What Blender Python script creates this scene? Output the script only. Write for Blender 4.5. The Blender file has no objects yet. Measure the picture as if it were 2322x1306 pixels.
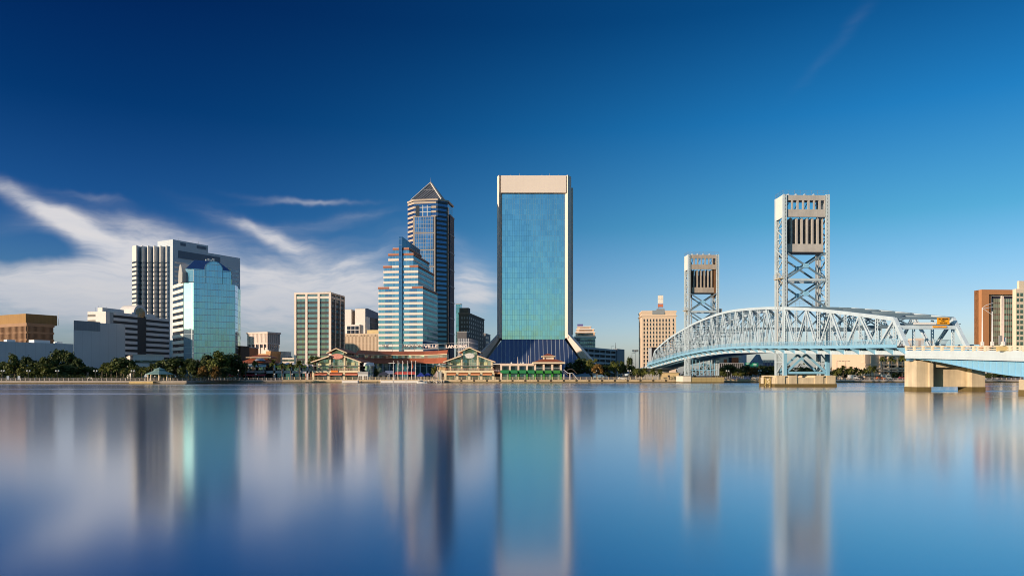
import bpy, bmesh, math, random
from mathutils import Vector, Matrix
R = math.radians
SC = bpy.context.scene
COL = SC.collection
random.seed(7)

# ---------------------------------------------------------------- camera
FPX, CU, CV, CH = 1700.0, 1161.0, 851.0, 3.4      # focal length in photo pixels, vanishing point, eye height (m)
G = 1.3                                            # height of the quay above the river
cam_d = bpy.data.cameras.new('camera'); cam = bpy.data.objects.new('camera', cam_d); COL.objects.link(cam)
cam.location = (0, 0, CH); cam.rotation_euler = (R(90), 0, 0)
cam_d.sensor_width = 36; cam_d.lens = 36*FPX/2322; cam_d.shift_y = (CV-653)/2322
cam_d.clip_start = .5; cam_d.clip_end = 20000
SC.camera = cam
SC.view_settings.view_transform = 'Standard'; SC.view_settings.look = 'None'
SC.view_settings.gamma = 1; SC.view_settings.exposure = 0.25
SC.cycles.use_denoising = True; SC.cycles.filter_width = 1.0
SC.cycles.max_bounces = 6; SC.cycles.caustics_reflective = False; SC.cycles.caustics_refractive = False
SC.cycles.sample_clamp_indirect = 6

# ---------------------------------------------------------------- sun
SUN_AZ, SUN_EL = 237.0, 8.5                       # clockwise from +Y; low evening sun from behind the left shoulder
sun_d = bpy.data.lights.new('sun', 'SUN'); sun = bpy.data.objects.new('sun', sun_d); COL.objects.link(sun)
sun_d.energy = 4.7; sun_d.angle = R(.5); sun_d.color = (1, .77, .57)
to_sun = Vector((math.sin(R(SUN_AZ))*math.cos(R(SUN_EL)), math.cos(R(SUN_AZ))*math.cos(R(SUN_EL)), math.sin(R(SUN_EL))))
sun.rotation_euler = to_sun.to_track_quat('Z', 'Y').to_euler()
sun.location = to_sun*900

# ---------------------------------------------------------------- sky
world = bpy.data.worlds.new('World'); SC.world = world; world.use_nodes = True
WN = world.node_tree

class NT:
    """small helper for writing node trees"""
    def __init__(s, nt): s.nt = nt
    def n(s, t, **kw):
        k = s.nt.nodes.new(t)
        for a, b in kw.items(): setattr(k, a, b)
        return k
    def put(s, sock, v):
        if isinstance(v, bpy.types.NodeSocket): s.nt.links.new(v, sock)
        else: sock.default_value = v
    def m(s, op, a, b=None, c=None, clamp=False):
        k = s.n('ShaderNodeMath', operation=op, use_clamp=clamp)
        for i, v in enumerate((a, b, c)):
            if v is not None: s.put(k.inputs[i], v)
        return k.outputs[0]
    def vm(s, op, a, b=None, out=0):
        k = s.n('ShaderNodeVectorMath', operation=op); s.put(k.inputs[0], a)
        if b is not None: s.put(k.inputs[1], b)
        return k.outputs[out]
    def mix(s, f, a, b, blend='MIX'):
        k = s.n('ShaderNodeMix', data_type='RGBA', blend_type=blend)
        s.put(k.inputs[0], f); s.put(k.inputs[6], a); s.put(k.inputs[7], b)
        return k.outputs[2]
    def ramp(s, f, els, interp='LINEAR'):
        k = s.n('ShaderNodeValToRGB'); s.put(k.inputs[0], f)
        r = k.color_ramp; r.interpolation = interp
        while len(r.elements) < len(els): r.elements.new(.5)
        for e, (p, c) in zip(r.elements, els):
            e.position = p; e.color = (*c, 1) if len(c) == 3 else c
        return k.outputs[0]
    def sm(s, x, a, b):
        k = s.n('ShaderNodeMapRange', interpolation_type='SMOOTHSTEP'); s.put(k.inputs[0], x)
        k.inputs[1].default_value = a; k.inputs[2].default_value = b
        return k.outputs[0]

def build_sky():
    w = NT(WN); bg = WN.nodes['Background']
    sky = w.n('ShaderNodeTexSky', sky_type='NISHITA', sun_disc=False)
    sky.sun_elevation = R(SUN_EL); sky.sun_rotation = R(SUN_AZ); sky.air_density = 1; sky.dust_density = 1; sky.ozone_density = 1
    tc = w.n('ShaderNodeTexCoord'); d = tc.outputs['Generated']
    sp = w.n('ShaderNodeSeparateXYZ'); w.put(sp.inputs[0], d); x, y, z = sp.outputs
    el = w.m('ARCSINE', z); az = w.m('ARCTAN2', x, y)
    f = w.m('DIVIDE', el, R(90), clamp=True)
    def g(*rows): return [(e/90, tuple(v/3 for v in c)) for e, c in rows]
    right = w.ramp(f, g((0, (1.2, 1.45, 2.95)), (2, (1.12, 1.38, 2.5)), (5.4, (.78, 1.08, 1.78)), (11, (.28, .86, 1.32)), (18, (.07, .62, 1.22)), (25, (.02, .345, .80)), (29, (.02, .32, .76)), (40, (.7, .95, 1.25)), (58, (1.75, 1.9, 2.0)), (90, (1.9, 1.95, 2.0))))
    left = w.ramp(f, g((0, (1.0, 1.25, 2.7)), (3, (.66, .97, 1.9)), (6, (.28, .60, 1.28)), (11, (.07, .34, .95)), (18, (.010, .185, .61)), (25, (.004, .11, .44)), (29, (.004, .10, .42)), (40, (.6, .85, 1.15)), (58, (1.75, 1.9, 2.0)), (90, (1.9, 1.95, 2.0))))
    fr = w.mix(w.sm(x, -.50, .48), left, right)
    back = w.ramp(f, g((0, (.52, 1.0, 1.55)), (4, (.46, .94, 1.42)), (12, (.33, .78, 1.25)), (22, (.20, .58, 1.1)), (45, (.5, .8, 1.1)), (58, (1.75, 1.9, 2.0)), (90, (1.9, 1.95, 2.0))))
    fac = w.mix(w.sm(y, .15, -.35), fr, back)
    fac2 = w.vm('SCALE', fac); fac2.node.inputs[3].default_value = 3
    base = w.vm('MULTIPLY', sky.outputs[0], fac2)
    # thin evening cirrus, laid out by compass direction and elevation
    warp = w.n('ShaderNodeTexNoise'); w.put(warp.inputs['Vector'], d); warp.inputs['Scale'].default_value = 5; warp.inputs['Detail'].default_value = 5
    wv = w.vm('SUBTRACT', warp.outputs['Color'], (.5, .5, .5))
    ae = w.n('ShaderNodeCombineXYZ'); w.put(ae.inputs[0], az); w.put(ae.inputs[1], el); AE = ae.outputs[0]
    ws = w.vm('SCALE', wv); ws.node.inputs[3].default_value = .085
    P = w.vm('ADD', AE, ws)
    blobs = [  # u, v, ru, rv, tilt (down to the right +), weight
        (60, 452, 150, 17, 27, .75), (150, 505, 120, 24, 30, .8), (300, 545, 210, 40, 5, 1.0), (470, 580, 170, 40, 8, .55), (60, 655, 260, 66, 5, 1.25),
        (250, 640, 190, 62, 10, 1.15), (300, 725, 190, 24, 15, .45), (75, 556, 85, 30, 2, -1.1), (610, 520, 90, 14, 22, .62), (665, 560, 60, 16, 28, .45),
        (720, 464, 150, 6, 1, .42), (740, 517, 90, 8, -3, .22), (690, 655, 200, 44, 2, 1.05), (590, 700, 190, 46, 0, .62), (795, 588, 75, 12, -12, .55), (830, 640, 90, 40, 0, .45),
        (1085, 655, 75, 46, 5, 1.35), (1040, 740, 120, 40, 0, .45), (640, 770, 420, 36, 0, .55), (1345, 690, 60, 5, -2, .25), (1390, 757, 110, 8, -8, .38), (1290, 545, 30, 16, 50, .14),
        (1900, 100, 190, 22, -40, .14), (180, 440, 90, 9, 5, .35), (430, 650, 280, 75, 3, .60), (700, 600, 240, 60, -4, .40), (860, 690, 160, 60, 0, .45), (560, 500, 160, 20, 14, .38), (640, 450, 120, 8, 6, .3), (800, 500, 140, 12, -6, .26), (330, 500, 200, 20, 8, .4), (130, 690, 220, 40, 8, .5), (990, 560, 120, 30, 10, .22), (35, 640, 60, 3.5, 9, .5)]
    tot = None
    for u, v, ru, rv, t, wt in blobs:
        a = math.atan((u-CU)/FPX); ca = math.cos(a); e = math.atan((CV-v)/FPX*ca)
        mp = w.n('ShaderNodeMapping', vector_type='TEXTURE'); w.put(mp.inputs[0], P)
        mp.inputs[1].default_value = (a, e, 0); mp.inputs[2].default_value = (0, 0, -R(t))
        mp.inputs[3].default_value = (ru/FPX*ca*ca, rv/FPX*ca, 1)
        q = w.vm('DOT_PRODUCT', mp.outputs[0], mp.outputs[0], 1)
        k = w.m('MULTIPLY', w.m('EXPONENT', w.m('MULTIPLY', q, -1.0)), wt)
        tot = k if tot is None else w.m('ADD', tot, k)
    mp = w.n('ShaderNodeMapping', vector_type='POINT'); w.put(mp.inputs[0], P)
    mp.inputs[2].default_value = (0, 0, R(9)); mp.inputs[3].default_value = (5, 24, 1)
    ns = w.n('ShaderNodeTexNoise'); w.put(ns.inputs['Vector'], mp.outputs[0]); ns.inputs['Scale'].default_value = 1.6; ns.inputs['Detail'].default_value = 9; ns.inputs['Roughness'].default_value = .58; ns.inputs['Distortion'].default_value = .5
    mp2 = w.n('ShaderNodeMapping', vector_type='POINT'); w.put(mp2.inputs[0], P)
    mp2.inputs[2].default_value = (0, 0, R(14)); mp2.inputs[3].default_value = (8, 55, 1)
    n2 = w.n('ShaderNodeTexNoise'); w.put(n2.inputs['Vector'], mp2.outputs[0]); n2.inputs['Scale'].default_value = 1.3; n2.inputs['Detail'].default_value = 8; n2.inputs['Roughness'].default_value = .62; n2.inputs['Distortion'].default_value = .8
    nn = w.m('ADD', w.m('MULTIPLY', ns.outputs['Fac'], .62), w.m('MULTIPLY', n2.outputs['Fac'], .38))
    nc = w.m('ADD', w.m('MULTIPLY', w.m('SUBTRACT', nn, .5), 2.1), .5, clamp=True)
    dens = w.m('MULTIPLY', w.sm(w.m('MULTIPLY', tot, w.m('ADD', .38, w.m('MULTIPLY', nc, 1.15))), .02, 1.55), .86)
    cc = w.mix(w.sm(el, .0, .17), (3.9, 4.05, 4.5, 1), (6.9, 6.6, 6.5, 1))
    cc = w.mix(w.sm(nn, .35, .65), w.vm('MULTIPLY', cc, (.86, .90, .96)), cc)
    out = w.mix(dens, base, cc)
    WN.links.new(out, bg.inputs[0]); bg.inputs[1].default_value = .1
    world.cycles.sampling_method = 'MANUAL'; world.cycles.sample_map_resolution = 512
build_sky()

# ---------------------------------------------------------------- helpers
def at(u, Y): return (u-CU)/FPX*Y                  # photo column -> x at distance Y
def zz(v, Y): return CH-(v-CV)/FPX*Y               # photo row -> height at distance Y

class MB:
    """collects boxes, bars and tubes into one mesh"""
    def __init__(s): s.v = []; s.f = []
    def add(s, vs, fs):
        o = len(s.v); s.v += [tuple(p) for p in vs]; s.f += [tuple(i+o for i in f) for f in fs]; return s
    def box(s, x0, x1, y0, y1, z0, z1):
        x0, x1 = min(x0, x1), max(x0, x1); y0, y1 = min(y0, y1), max(y0, y1); z0, z1 = min(z0, z1), max(z0, z1)
        return s.add([(x0,y0,z0),(x1,y0,z0),(x1,y1,z0),(x0,y1,z0),(x0,y0,z1),(x1,y0,z1),(x1,y1,z1),(x0,y1,z1)],
                     [(0,3,2,1),(4,5,6,7),(0,1,5,4),(1,2,6,5),(2,3,7,6),(3,0,4,7)])
    def prism(s, poly, z0, z1, top=None):
        n = len(poly); top = top or poly
        return s.add([(x,y,z0) for x,y in poly]+[(x,y,z1) for x,y in top],
                     [tuple(range(n-1,-1,-1)), tuple(range(n,2*n))]+[(i,(i+1)%n,n+(i+1)%n,n+i) for i in range(n)])
    def hull(s, a, b):
        """two matching rings of points joined into a solid"""
        n = len(a)
        return s.add(list(a)+list(b), [tuple(range(n-1,-1,-1)), tuple(range(n,2*n))]+[(i,(i+1)%n,n+(i+1)%n,n+i) for i in range(n)])
    def bar(s, p, q, w, h=None, up=(0,0,1)):
        h = h or w; p = Vector(p); q = Vector(q); d = (q-p).normalized(); u = Vector(up)
        if abs(d.dot(u)) > .98: u = Vector((0,1,0)) if abs(d.y) < .9 else Vector((1,0,0))
        a = d.cross(u).normalized()*w/2; b = a.cross(d).normalized()*h/2
        return s.hull([p-a-b,p+a-b,p+a+b,p-a+b], [q-a-b,q+a-b,q+a+b,q-a+b])
    def tube(s, pts, rs, n=8):
        rings = []
        for i, p in enumerate(pts):
            p = Vector(p); d = (Vector(pts[min(i+1,len(pts)-1)])-Vector(pts[max(i-1,0)])).normalized()
            u = Vector((1,0,0)) if abs(d.x) < .8 else Vector((0,1,0))
            a = d.cross(u).normalized(); b = d.cross(a)
            r = rs[i] if hasattr(rs, '__len__') else rs
            rings.append([p+(a*math.cos(2*math.pi*k/n)+b*math.sin(2*math.pi*k/n))*r for k in range(n)])
        vs = [v for r in rings for v in r]; fs = [tuple(range(n)), tuple(range(len(vs)-1, len(vs)-n-1, -1))]
        for i in range(len(rings)-1):
            for k in range(n): fs.append((i*n+k, i*n+n+k, i*n+n+(k+1)%n, i*n+(k+1)%n))
        return s.add(vs, fs)
    def lathe(s, c, prof, n=16, cap=True):
        cx, cy = c; vs = []; fs = []
        for r, z in prof: vs += [(cx+r*math.cos(2*math.pi*k/n), cy+r*math.sin(2*math.pi*k/n), z) for k in range(n)]
        for i in range(len(prof)-1):
            for k in range(n): fs.append((i*n+k, i*n+(k+1)%n, i*n+n+(k+1)%n, i*n+n+k))
        if cap: fs += [tuple(range(n-1,-1,-1)), tuple(range(len(vs)-n, len(vs)))]
        return s.add(vs, fs)
    def ball(s, c, r, n=8, m=5, sz=1):
        cx, cy, cz = c
        return s.lathe((cx, cy), [(max(r*math.sin(math.pi*i/m), .001), cz-r*sz*math.cos(math.pi*i/m)) for i in range(m+1)], n, False)
    def mesh(s, name, mat, recalc=True):
        me = bpy.data.meshes.new(name); me.from_pydata(s.v, [], s.f)
        if recalc:
            bm = bmesh.new(); bm.from_mesh(me); bmesh.ops.recalc_face_normals(bm, faces=bm.faces); bm.to_mesh(me); bm.free()
        me.materials.append(mat); return me
    def build(s, name, mat, parent=None, loc=(0,0,0), recalc=True):
        o = bpy.data.objects.new(name, s.mesh(name, mat, recalc)); COL.objects.link(o)
        o.parent = parent; o.location = loc; return o

def tag(o, label=None, cat=None, group=None, kind=None):
    if label: o['label'] = label
    if cat: o['category'] = cat
    if group: o['group'] = group
    if kind: o['kind'] = kind
    return o
def empty(name, loc, rz, label, cat, group=None):
    o = bpy.data.objects.new(name, None); COL.objects.link(o); o.location = loc; o.rotation_euler = (0,0,rz); o.empty_display_size = .5
    return tag(o, label, cat, group)
def dup(o, parent=None, loc=None):
    c = o.copy(); COL.objects.link(c)
    if parent: c.parent = parent
    if loc is not None: c.location = loc
    return c
def copy_tree(o, loc, rz=0, sc=None, label=None):
    def rec(a, par):
        c = a.copy(); COL.objects.link(c); c.parent = par
        for ch in a.children: rec(ch, c)
        return c
    c = rec(o, None); c.location = loc; c.rotation_euler = (0,0,rz)
    if sc: c.scale = sc if hasattr(sc, '__len__') else (sc,sc,sc)
    if label: c['label'] = label
    return c
def text_mesh(txt, h, width=None, depth=.12, mat=None, name='lettering', parent=None, loc=(0,0,0), rz=0, bold=0):
    """upright letters, centred, facing -Y"""
    cu = bpy.data.curves.new(name, 'FONT'); cu.body = txt; cu.size = h*1.38; cu.extrude = depth/2; cu.align_x = 'CENTER'; cu.offset = bold
    t = bpy.data.objects.new('t', cu); COL.objects.link(t); bpy.context.view_layer.update()
    me = bpy.data.meshes.new_from_object(t); bpy.data.objects.remove(t); bpy.data.curves.remove(cu)
    xs = [v.co.x for v in me.vertices]; ys = [v.co.y for v in me.vertices]
    k = width/(max(xs)-min(xs)) if width else 1; cx = (max(xs)+min(xs))/2
    for v in me.vertices: v.co = ((v.co.x-cx)*k, -v.co.z, v.co.y)
    me.materials.clear(); me.materials.append(mat)
    o = bpy.data.objects.new(name, me); COL.objects.link(o); o.parent = parent; o.location = loc; o.rotation_euler = (0,0,rz); return o

# ---------------------------------------------------------------- materials
MATS = {}
def newmat(name):
    m = bpy.data.materials.new(name); m.use_nodes = True; t = NT(m.node_tree)
    return m, t, m.node_tree.nodes['Principled BSDF']
def wall(name, col, var=.16, scale=.18, rough=.8, panel=None, joint=.72, metal=0., streak=0.):
    """weathered masonry, concrete or paint; panel = (width, height) of joints"""
    if name in MATS: return MATS[name]
    m, t, b = newmat(name)
    tc = t.n('ShaderNodeTexCoord'); ob = tc.outputs['Object']
    n1 = t.n('ShaderNodeTexNoise'); t.put(n1.inputs['Vector'], ob); n1.inputs['Scale'].default_value = scale; n1.inputs['Detail'].default_value = 6
    mp = t.n('ShaderNodeMapping'); t.put(mp.inputs[0], ob); mp.inputs[3].default_value = (1.6, 1.6, .12)
    n2 = t.n('ShaderNodeTexNoise'); t.put(n2.inputs['Vector'], mp.outputs[0]); n2.inputs['Scale'].default_value = 1; n2.inputs['Detail'].default_value = 4
    k = t.m('ADD', t.m('MULTIPLY', t.m('SUBTRACT', n1.outputs['Fac'], .5), var*2), t.m('MULTIPLY', t.m('SUBTRACT', n2.outputs['Fac'], .5), var*1.2+streak))
    k = t.m('ADD', k, 1)
    if panel:
        sp = t.n('ShaderNodeSeparateXYZ'); t.put(sp.inputs[0], ob)
        a = t.m('FRACT', t.m('DIVIDE', t.m('ADD', sp.outputs[0], sp.outputs[1]), panel[0])); c = t.m('FRACT', t.m('DIVIDE', sp.outputs[2], panel[1]))
        j = t.m('MAXIMUM', t.m('LESS_THAN', a, .12/panel[0]), t.m('LESS_THAN', c, .12/panel[1]))
        k = t.m('MULTIPLY', k, t.m('SUBTRACT', 1, t.m('MULTIPLY', j, 1-joint)))
    cc = t.vm('SCALE', (*col,)); t.put(cc.node.inputs[3], k)
    t.put(b.inputs['Base Color'], cc); b.inputs['Roughness'].default_value = rough; b.inputs['Metallic'].default_value = metal
    MATS[name] = m; return m
def glass(name, tint, pw=1.5, ph=3.6, mull=(.12,.14,.16), mw=.09, mh=.12, tilt=.012, var=.18, rough=.06, metal=.92, band=None, bandcol=(.1,.1,.1), xonly=False, mmetal=0.):
    """mirror curtain wall: panes with slightly different tilt and tint between mullions"""
    if name in MATS: return MATS[name]
    m, t, b = newmat(name)
    tc = t.n('ShaderNodeTexCoord'); sp = t.n('ShaderNodeSeparateXYZ'); t.put(sp.inputs[0], tc.outputs['Object'])
    u = t.m('DIVIDE', sp.outputs[0] if xonly else t.m('ADD', sp.outputs[0], sp.outputs[1]), pw); v = t.m('DIVIDE', sp.outputs[2], ph)
    fu, fv = t.m('FRACT', u), t.m('FRACT', v)
    mk = t.m('MAXIMUM', t.m('LESS_THAN', fu, mw/pw), t.m('LESS_THAN', fv, mh/ph))
    cb = t.n('ShaderNodeCombineXYZ'); t.put(cb.inputs[0], t.m('FLOOR', u)); t.put(cb.inputs[1], t.m('FLOOR', v))
    wn = t.n('ShaderNodeTexWhiteNoise'); t.put(wn.inputs['Vector'], cb.outputs[0])
    cc = t.vm('SCALE', tint); t.put(cc.node.inputs[3], t.m('ADD', 1-var, t.m('MULTIPLY', wn.outputs['Value'], 2*var)))
    if band:
        bk = t.m('LESS_THAN', fv, band); cc = t.mix(bk, cc, (*bandcol, 1))
    t.put(b.inputs['Base Color'], t.mix(mk, cc, (*mull, 1)))
    t.put(b.inputs['Metallic'], t.m('ADD', t.m('MULTIPLY', t.m('SUBTRACT', 1, mk), metal), t.m('MULTIPLY', mk, mmetal)))
    t.put(b.inputs['Roughness'], t.m('ADD', rough, t.m('MULTIPLY', mk, .4)))
    ge = t.n('ShaderNodeNewGeometry')
    off = t.vm('SCALE', t.vm('SUBTRACT', wn.outputs['Color'], (.5,.5,.5))); off.node.inputs[3].default_value = tilt
    nz = t.n('ShaderNodeTexNoise'); t.put(nz.inputs['Vector'], tc.outputs['Object']); nz.inputs['Scale'].default_value = .12; nz.inputs['Detail'].default_value = 2
    off2 = t.vm('SCALE', t.vm('SUBTRACT', nz.outputs['Color'], (.5,.5,.5))); off2.node.inputs[3].default_value = tilt*2
    t.put(b.inputs['Normal'], t.vm('NORMALIZE', t.vm('ADD', ge.outputs['Normal'], t.vm('ADD', off, off2))))
    MATS[name] = m; return m
def tiles(name, col):
    """clay or metal roof ribs"""
    if name in MATS: return MATS[name]
    m, t, b = newmat(name)
    tc = t.n('ShaderNodeTexCoord'); sp = t.n('ShaderNodeSeparateXYZ'); t.put(sp.inputs[0], tc.outputs['Object'])
    k = t.m('LESS_THAN', t.m('FRACT', t.m('DIVIDE', t.m('ADD', sp.outputs[0], sp.outputs[1]), .9)), .3)
    n1 = t.n('ShaderNodeTexNoise'); t.put(n1.inputs['Vector'], tc.outputs['Object']); n1.inputs['Scale'].default_value = .6; n1.inputs['Detail'].default_value = 5
    k = t.m('SUBTRACT', t.m('ADD', .75, t.m('MULTIPLY', n1.outputs['Fac'], .55)), t.m('MULTIPLY', k, .25))
    cc = t.vm('SCALE', col); t.put(cc.node.inputs[3], k); t.put(b.inputs['Base Color'], cc); b.inputs['Roughness'].default_value = .65
    MATS[name] = m; return m
def leaf(name, c0, c1):
    if name in MATS: return MATS[name]
    m, t, b = newmat(name)
    ge = t.n('ShaderNodeNewGeometry'); oi = t.n('ShaderNodeObjectInfo'); tc = t.n('ShaderNodeTexCoord')
    n1 = t.n('ShaderNodeTexNoise'); t.put(n1.inputs['Vector'], tc.outputs['Object']); n1.inputs['Scale'].default_value = .5; n1.inputs['Detail'].default_value = 3
    k = t.m('ADD', t.m('MULTIPLY', ge.outputs['Random Per Island'], .55), t.m('ADD', t.m('MULTIPLY', n1.outputs['Fac'], .45), t.m('MULTIPLY', t.m('SUBTRACT', oi.outputs['Random'], .45), .55)), clamp=True)
    col = t.mix(k, (*c0, 1), (*c1, 1))
    t.put(b.inputs['Base Color'], col); b.inputs['Roughness'].default_value = .6; b.inputs['Specular IOR Level'].default_value = .25
    tr = t.n('ShaderNodeBsdfTranslucent'); t.put(tr.inputs[0], col)
    mx = t.n('ShaderNodeMixShader'); mx.inputs[0].default_value = .2
    t.put(mx.inputs[1], b.outputs[0]); t.put(mx.inputs[2], tr.outputs[0]); m.node_tree.links.new(mx.outputs[0], m.node_tree.nodes['Material Output'].inputs[0])
    MATS[name] = m; return m
def paint(name, col, rough=.5, metal=0., spec=.5):
    return wall(name, col, var=.07, scale=.6, rough=rough, metal=metal)

WHITE = wall('white_stone', (.70,.66,.62), panel=(3,3.6), joint=.88)
CREAM = wall('cream_concrete', (.64,.56,.48), panel=(3.2,3.6), joint=.85)
PLASTER = wall('white_plaster', (.72,.70,.67), var=.08)
CONC = wall('grey_concrete', (.36,.36,.36), panel=(6,3.2), joint=.8)
DARKG = glass('dark_window_glass', (.10,.12,.15), pw=1.6, ph=3.3, mull=(.03,.03,.03), var=.5, tilt=.03, rough=.08, metal=.75)
BLACKM = paint('black_metal', (.03,.03,.035))
STEEL = paint('grey_steel', (.30,.31,.32), metal=.3)
WHITEM = paint('white_metal', (.74,.74,.74))
CLAY = tiles('red_clay_roof', (.40,.105,.045))
GLOBE = paint('lamp_globe_white', (.85,.85,.82), rough=.3)

# ---------------------------------------------------------------- ground and river
SHORE = [(-700,300),(-300,302),(at(-60,303),303),(at(400,306),306),(at(480,316),316),(at(560,333),333),(at(700,340),340),(at(1200,341),341),(at(1450,346),346),(at(1640,352),352),(at(1900,362),362),(at(2322,368),368),(700,385),(1200,400)]
def shore_y(x):
    for (x0,y0),(x1,y1) in zip(SHORE, SHORE[1:]):
        if x0 <= x <= x1: return y0+(y1-y0)*(x-x0)/(x1-x0)
    return SHORE[-1][1]
def setting():
    # river
    m, t, b = newmat('river_water')
    tc = t.n('ShaderNodeTexCoord'); ob = tc.outputs['Object']
    mp = t.n('ShaderNodeMapping'); t.put(mp.inputs[0], ob); mp.inputs[3].default_value = (.006, .05, 1)
    n1 = t.n('ShaderNodeTexNoise'); t.put(n1.inputs['Vector'], mp.outputs[0]); n1.inputs['Scale'].default_value = 1; n1.inputs['Detail'].default_value = 4; n1.inputs['Distortion'].default_value = .4
    sp = t.n('ShaderNodeSeparateXYZ'); t.put(sp.inputs[0], ob)
    far = t.sm(sp.outputs[1], 60, 190)       # a breeze roughens the far half of the river
    rough = t.m('ADD', .135, t.m('ADD', t.m('MULTIPLY', far, .02), t.m('MULTIPLY', t.m('MULTIPLY', t.sm(n1.outputs['Fac'], .5, .72), far), .2)))
    gl = t.n('ShaderNodeBsdfGlossy'); gl.inputs['Color'].default_value = (.98,.99,1,1); t.put(gl.inputs['Roughness'], rough)
    df = t.n('ShaderNodeBsdfDiffuse'); df.inputs[0].default_value = (.02,.10,.26,1)
    fr = t.n('ShaderNodeFresnel'); fr.inputs[0].default_value = 3.2
    mx = t.n('ShaderNodeMixShader'); t.put(mx.inputs[0], t.m('ADD', .5, t.m('MULTIPLY', fr.outputs[0], .5))); t.put(mx.inputs[1], df.outputs[0]); t.put(mx.inputs[2], gl.outputs[0])
    m.node_tree.links.new(mx.outputs[0], m.node_tree.nodes['Material Output'].inputs[0])
    w = MB(); w.add([(-2500,-300,0),(2500,-300,0),(2500,420,0),(-2500,420,0)], [(0,1,2,3)])
    tag(w.build('river', m, recalc=False), kind='structure')
    # city ground
    g = MB(); pts = [(-6000,296),*[(x,y+.6) for x,y in SHORE],(6000,420)]
    n = len(pts); g.add([(x,y,G) for x,y in pts]+[(x,9000,G) for x,y in pts], [(i,i+1,n+i+1,n+i) for i in range(n-1)])
    gm = wall('city_ground', (.16,.16,.14), var=.3, scale=.05)
    tag(g.build('ground', gm, recalc=False), kind='structure')
setting()

# ---------------------------------------------------------------- buildings
class Bld:
    """a building on its near corner: local x runs along the right-hand face, local y along the left-hand face"""
    def __init__(s, name, label, u, Y, ang, ul, ur, vt, cat='building', group=None, z0=G):
        s.a = R(ang); s.C = Vector((at(u,Y), Y)); s.z0 = z0
        s.d = Vector((math.cos(s.a), math.sin(s.a))); s.e = Vector((-math.sin(s.a), math.cos(s.a)))
        s.root = empty(name, (s.C.x, s.C.y, z0), s.a, label, cat, group)
        s.L = s.du(ur); s.W = s.eu(ul); s.H = s.z(vt)
    def _s(s, u, o, d):
        k = (u-CU)/FPX; return (k*o.y-o.x)/(d.x-k*d.y)
    def du(s, u, y=0): return s._s(u, s.C+s.e*y, s.d)
    def eu(s, u, x=0): return s._s(u, s.C+s.d*x, s.e)
    def z(s, v, x=0, y=0): return zz(v, (s.C+s.d*x+s.e*y).y)-s.z0
    def box(s, name, mat, x0, x1, y0, y1, z0, z1, par=None): return MB().box(x0,x1,y0,y1,z0,z1).build(name, mat, par or s.root)
    def rep(s, name, mat, mb, zs, par=None):
        o = mb.build(name, mat, par or s.root); o.location.z = zs[0]; r = [o]
        for z in zs[1:]: r.append(dup(o, loc=(0,0,z)))
        return r
    def slabs(s, name, mat, zs, h, p=.2, x0=0, x1=None, y0=0, y1=None):
        return s.rep(name, mat, MB().box(x0-p, (s.L if x1 is None else x1)+p, y0-p, (s.W if y1 is None else y1)+p, 0, h), zs)
    def winL(s, name, mat, y, z, w, h, d=.12, x=0, par=None):
        return MB().box(x-d, x+.05, y-w/2, y+w/2, z, z+h).build(name, mat, par or s.root)
    def grid(s, name, mat, pts, mb, cap=100):
        """one object per window up to cap, the rest as one mass"""
        o = None; rest = MB()
        for i, p in enumerate(pts):
            if i >= cap:
                rest.add([(a+p[0], b+p[1], c+p[2]) for a, b, c in mb.v], mb.f); continue
            if o is None: o = mb.build(name, mat, s.root, p)
            else: dup(o, loc=p)
        if rest.v: tag(rest.build(name, mat, s.root), kind='stuff')
def rng(a, b, n): return [a+(b-a)*i/n for i in range(n)]

def brown_office():
    b = Bld('office_block', 'brown finned office block at the far left with a set back penthouse', 61, 470, 62, -60, 121, 732)
    m = wall('brown_precast', (.33,.19,.11), var=.2); dk = glass('bronze_glass', (.30,.17,.09), pw=1.4, ph=4.2, mull=(.12,.07,.04), var=.4, tilt=.05)
    b.box('wall', dk, 0, b.L, 0, b.W, 0, b.H-1)
    b.box('parapet', m, -.5, b.L+.5, -.5, b.W+.5, b.H-2, b.H)
    zt = b.H-2; fl = 4.6
    b.slabs('spandrel', m, [zt-fl*(i+1) for i in range(6)], 1.3, .35)
    f = MB().box(-.6, .1, -.25, .25, 0, zt)
    n = 46
    b.grid('fin', m, [(0, .4+i*(b.W-.8)/n, 0) for i in range(n+1)], f, 60)
    f = MB().box(-.2, .2, -.4, .1, 0, zt)
    n = 22
    b.grid('fin', m, [(.4+i*(b.L-.8)/n, 0, 0) for i in range(n+1)], f, 60)
    p = wall('tan_metal_panels', (.32,.18,.06), panel=(2.5, 30))
    q = b.box('penthouse', p, 6, 26, 12, b.W-5, b.H, b.z(711, 6, 12))
    mast = MB().tube([(22,4,b.H),(22,4,b.H+9.5)], [.14,.05], 5); mast.build('mast', STEEL, b.root)
brown_office()

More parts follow.
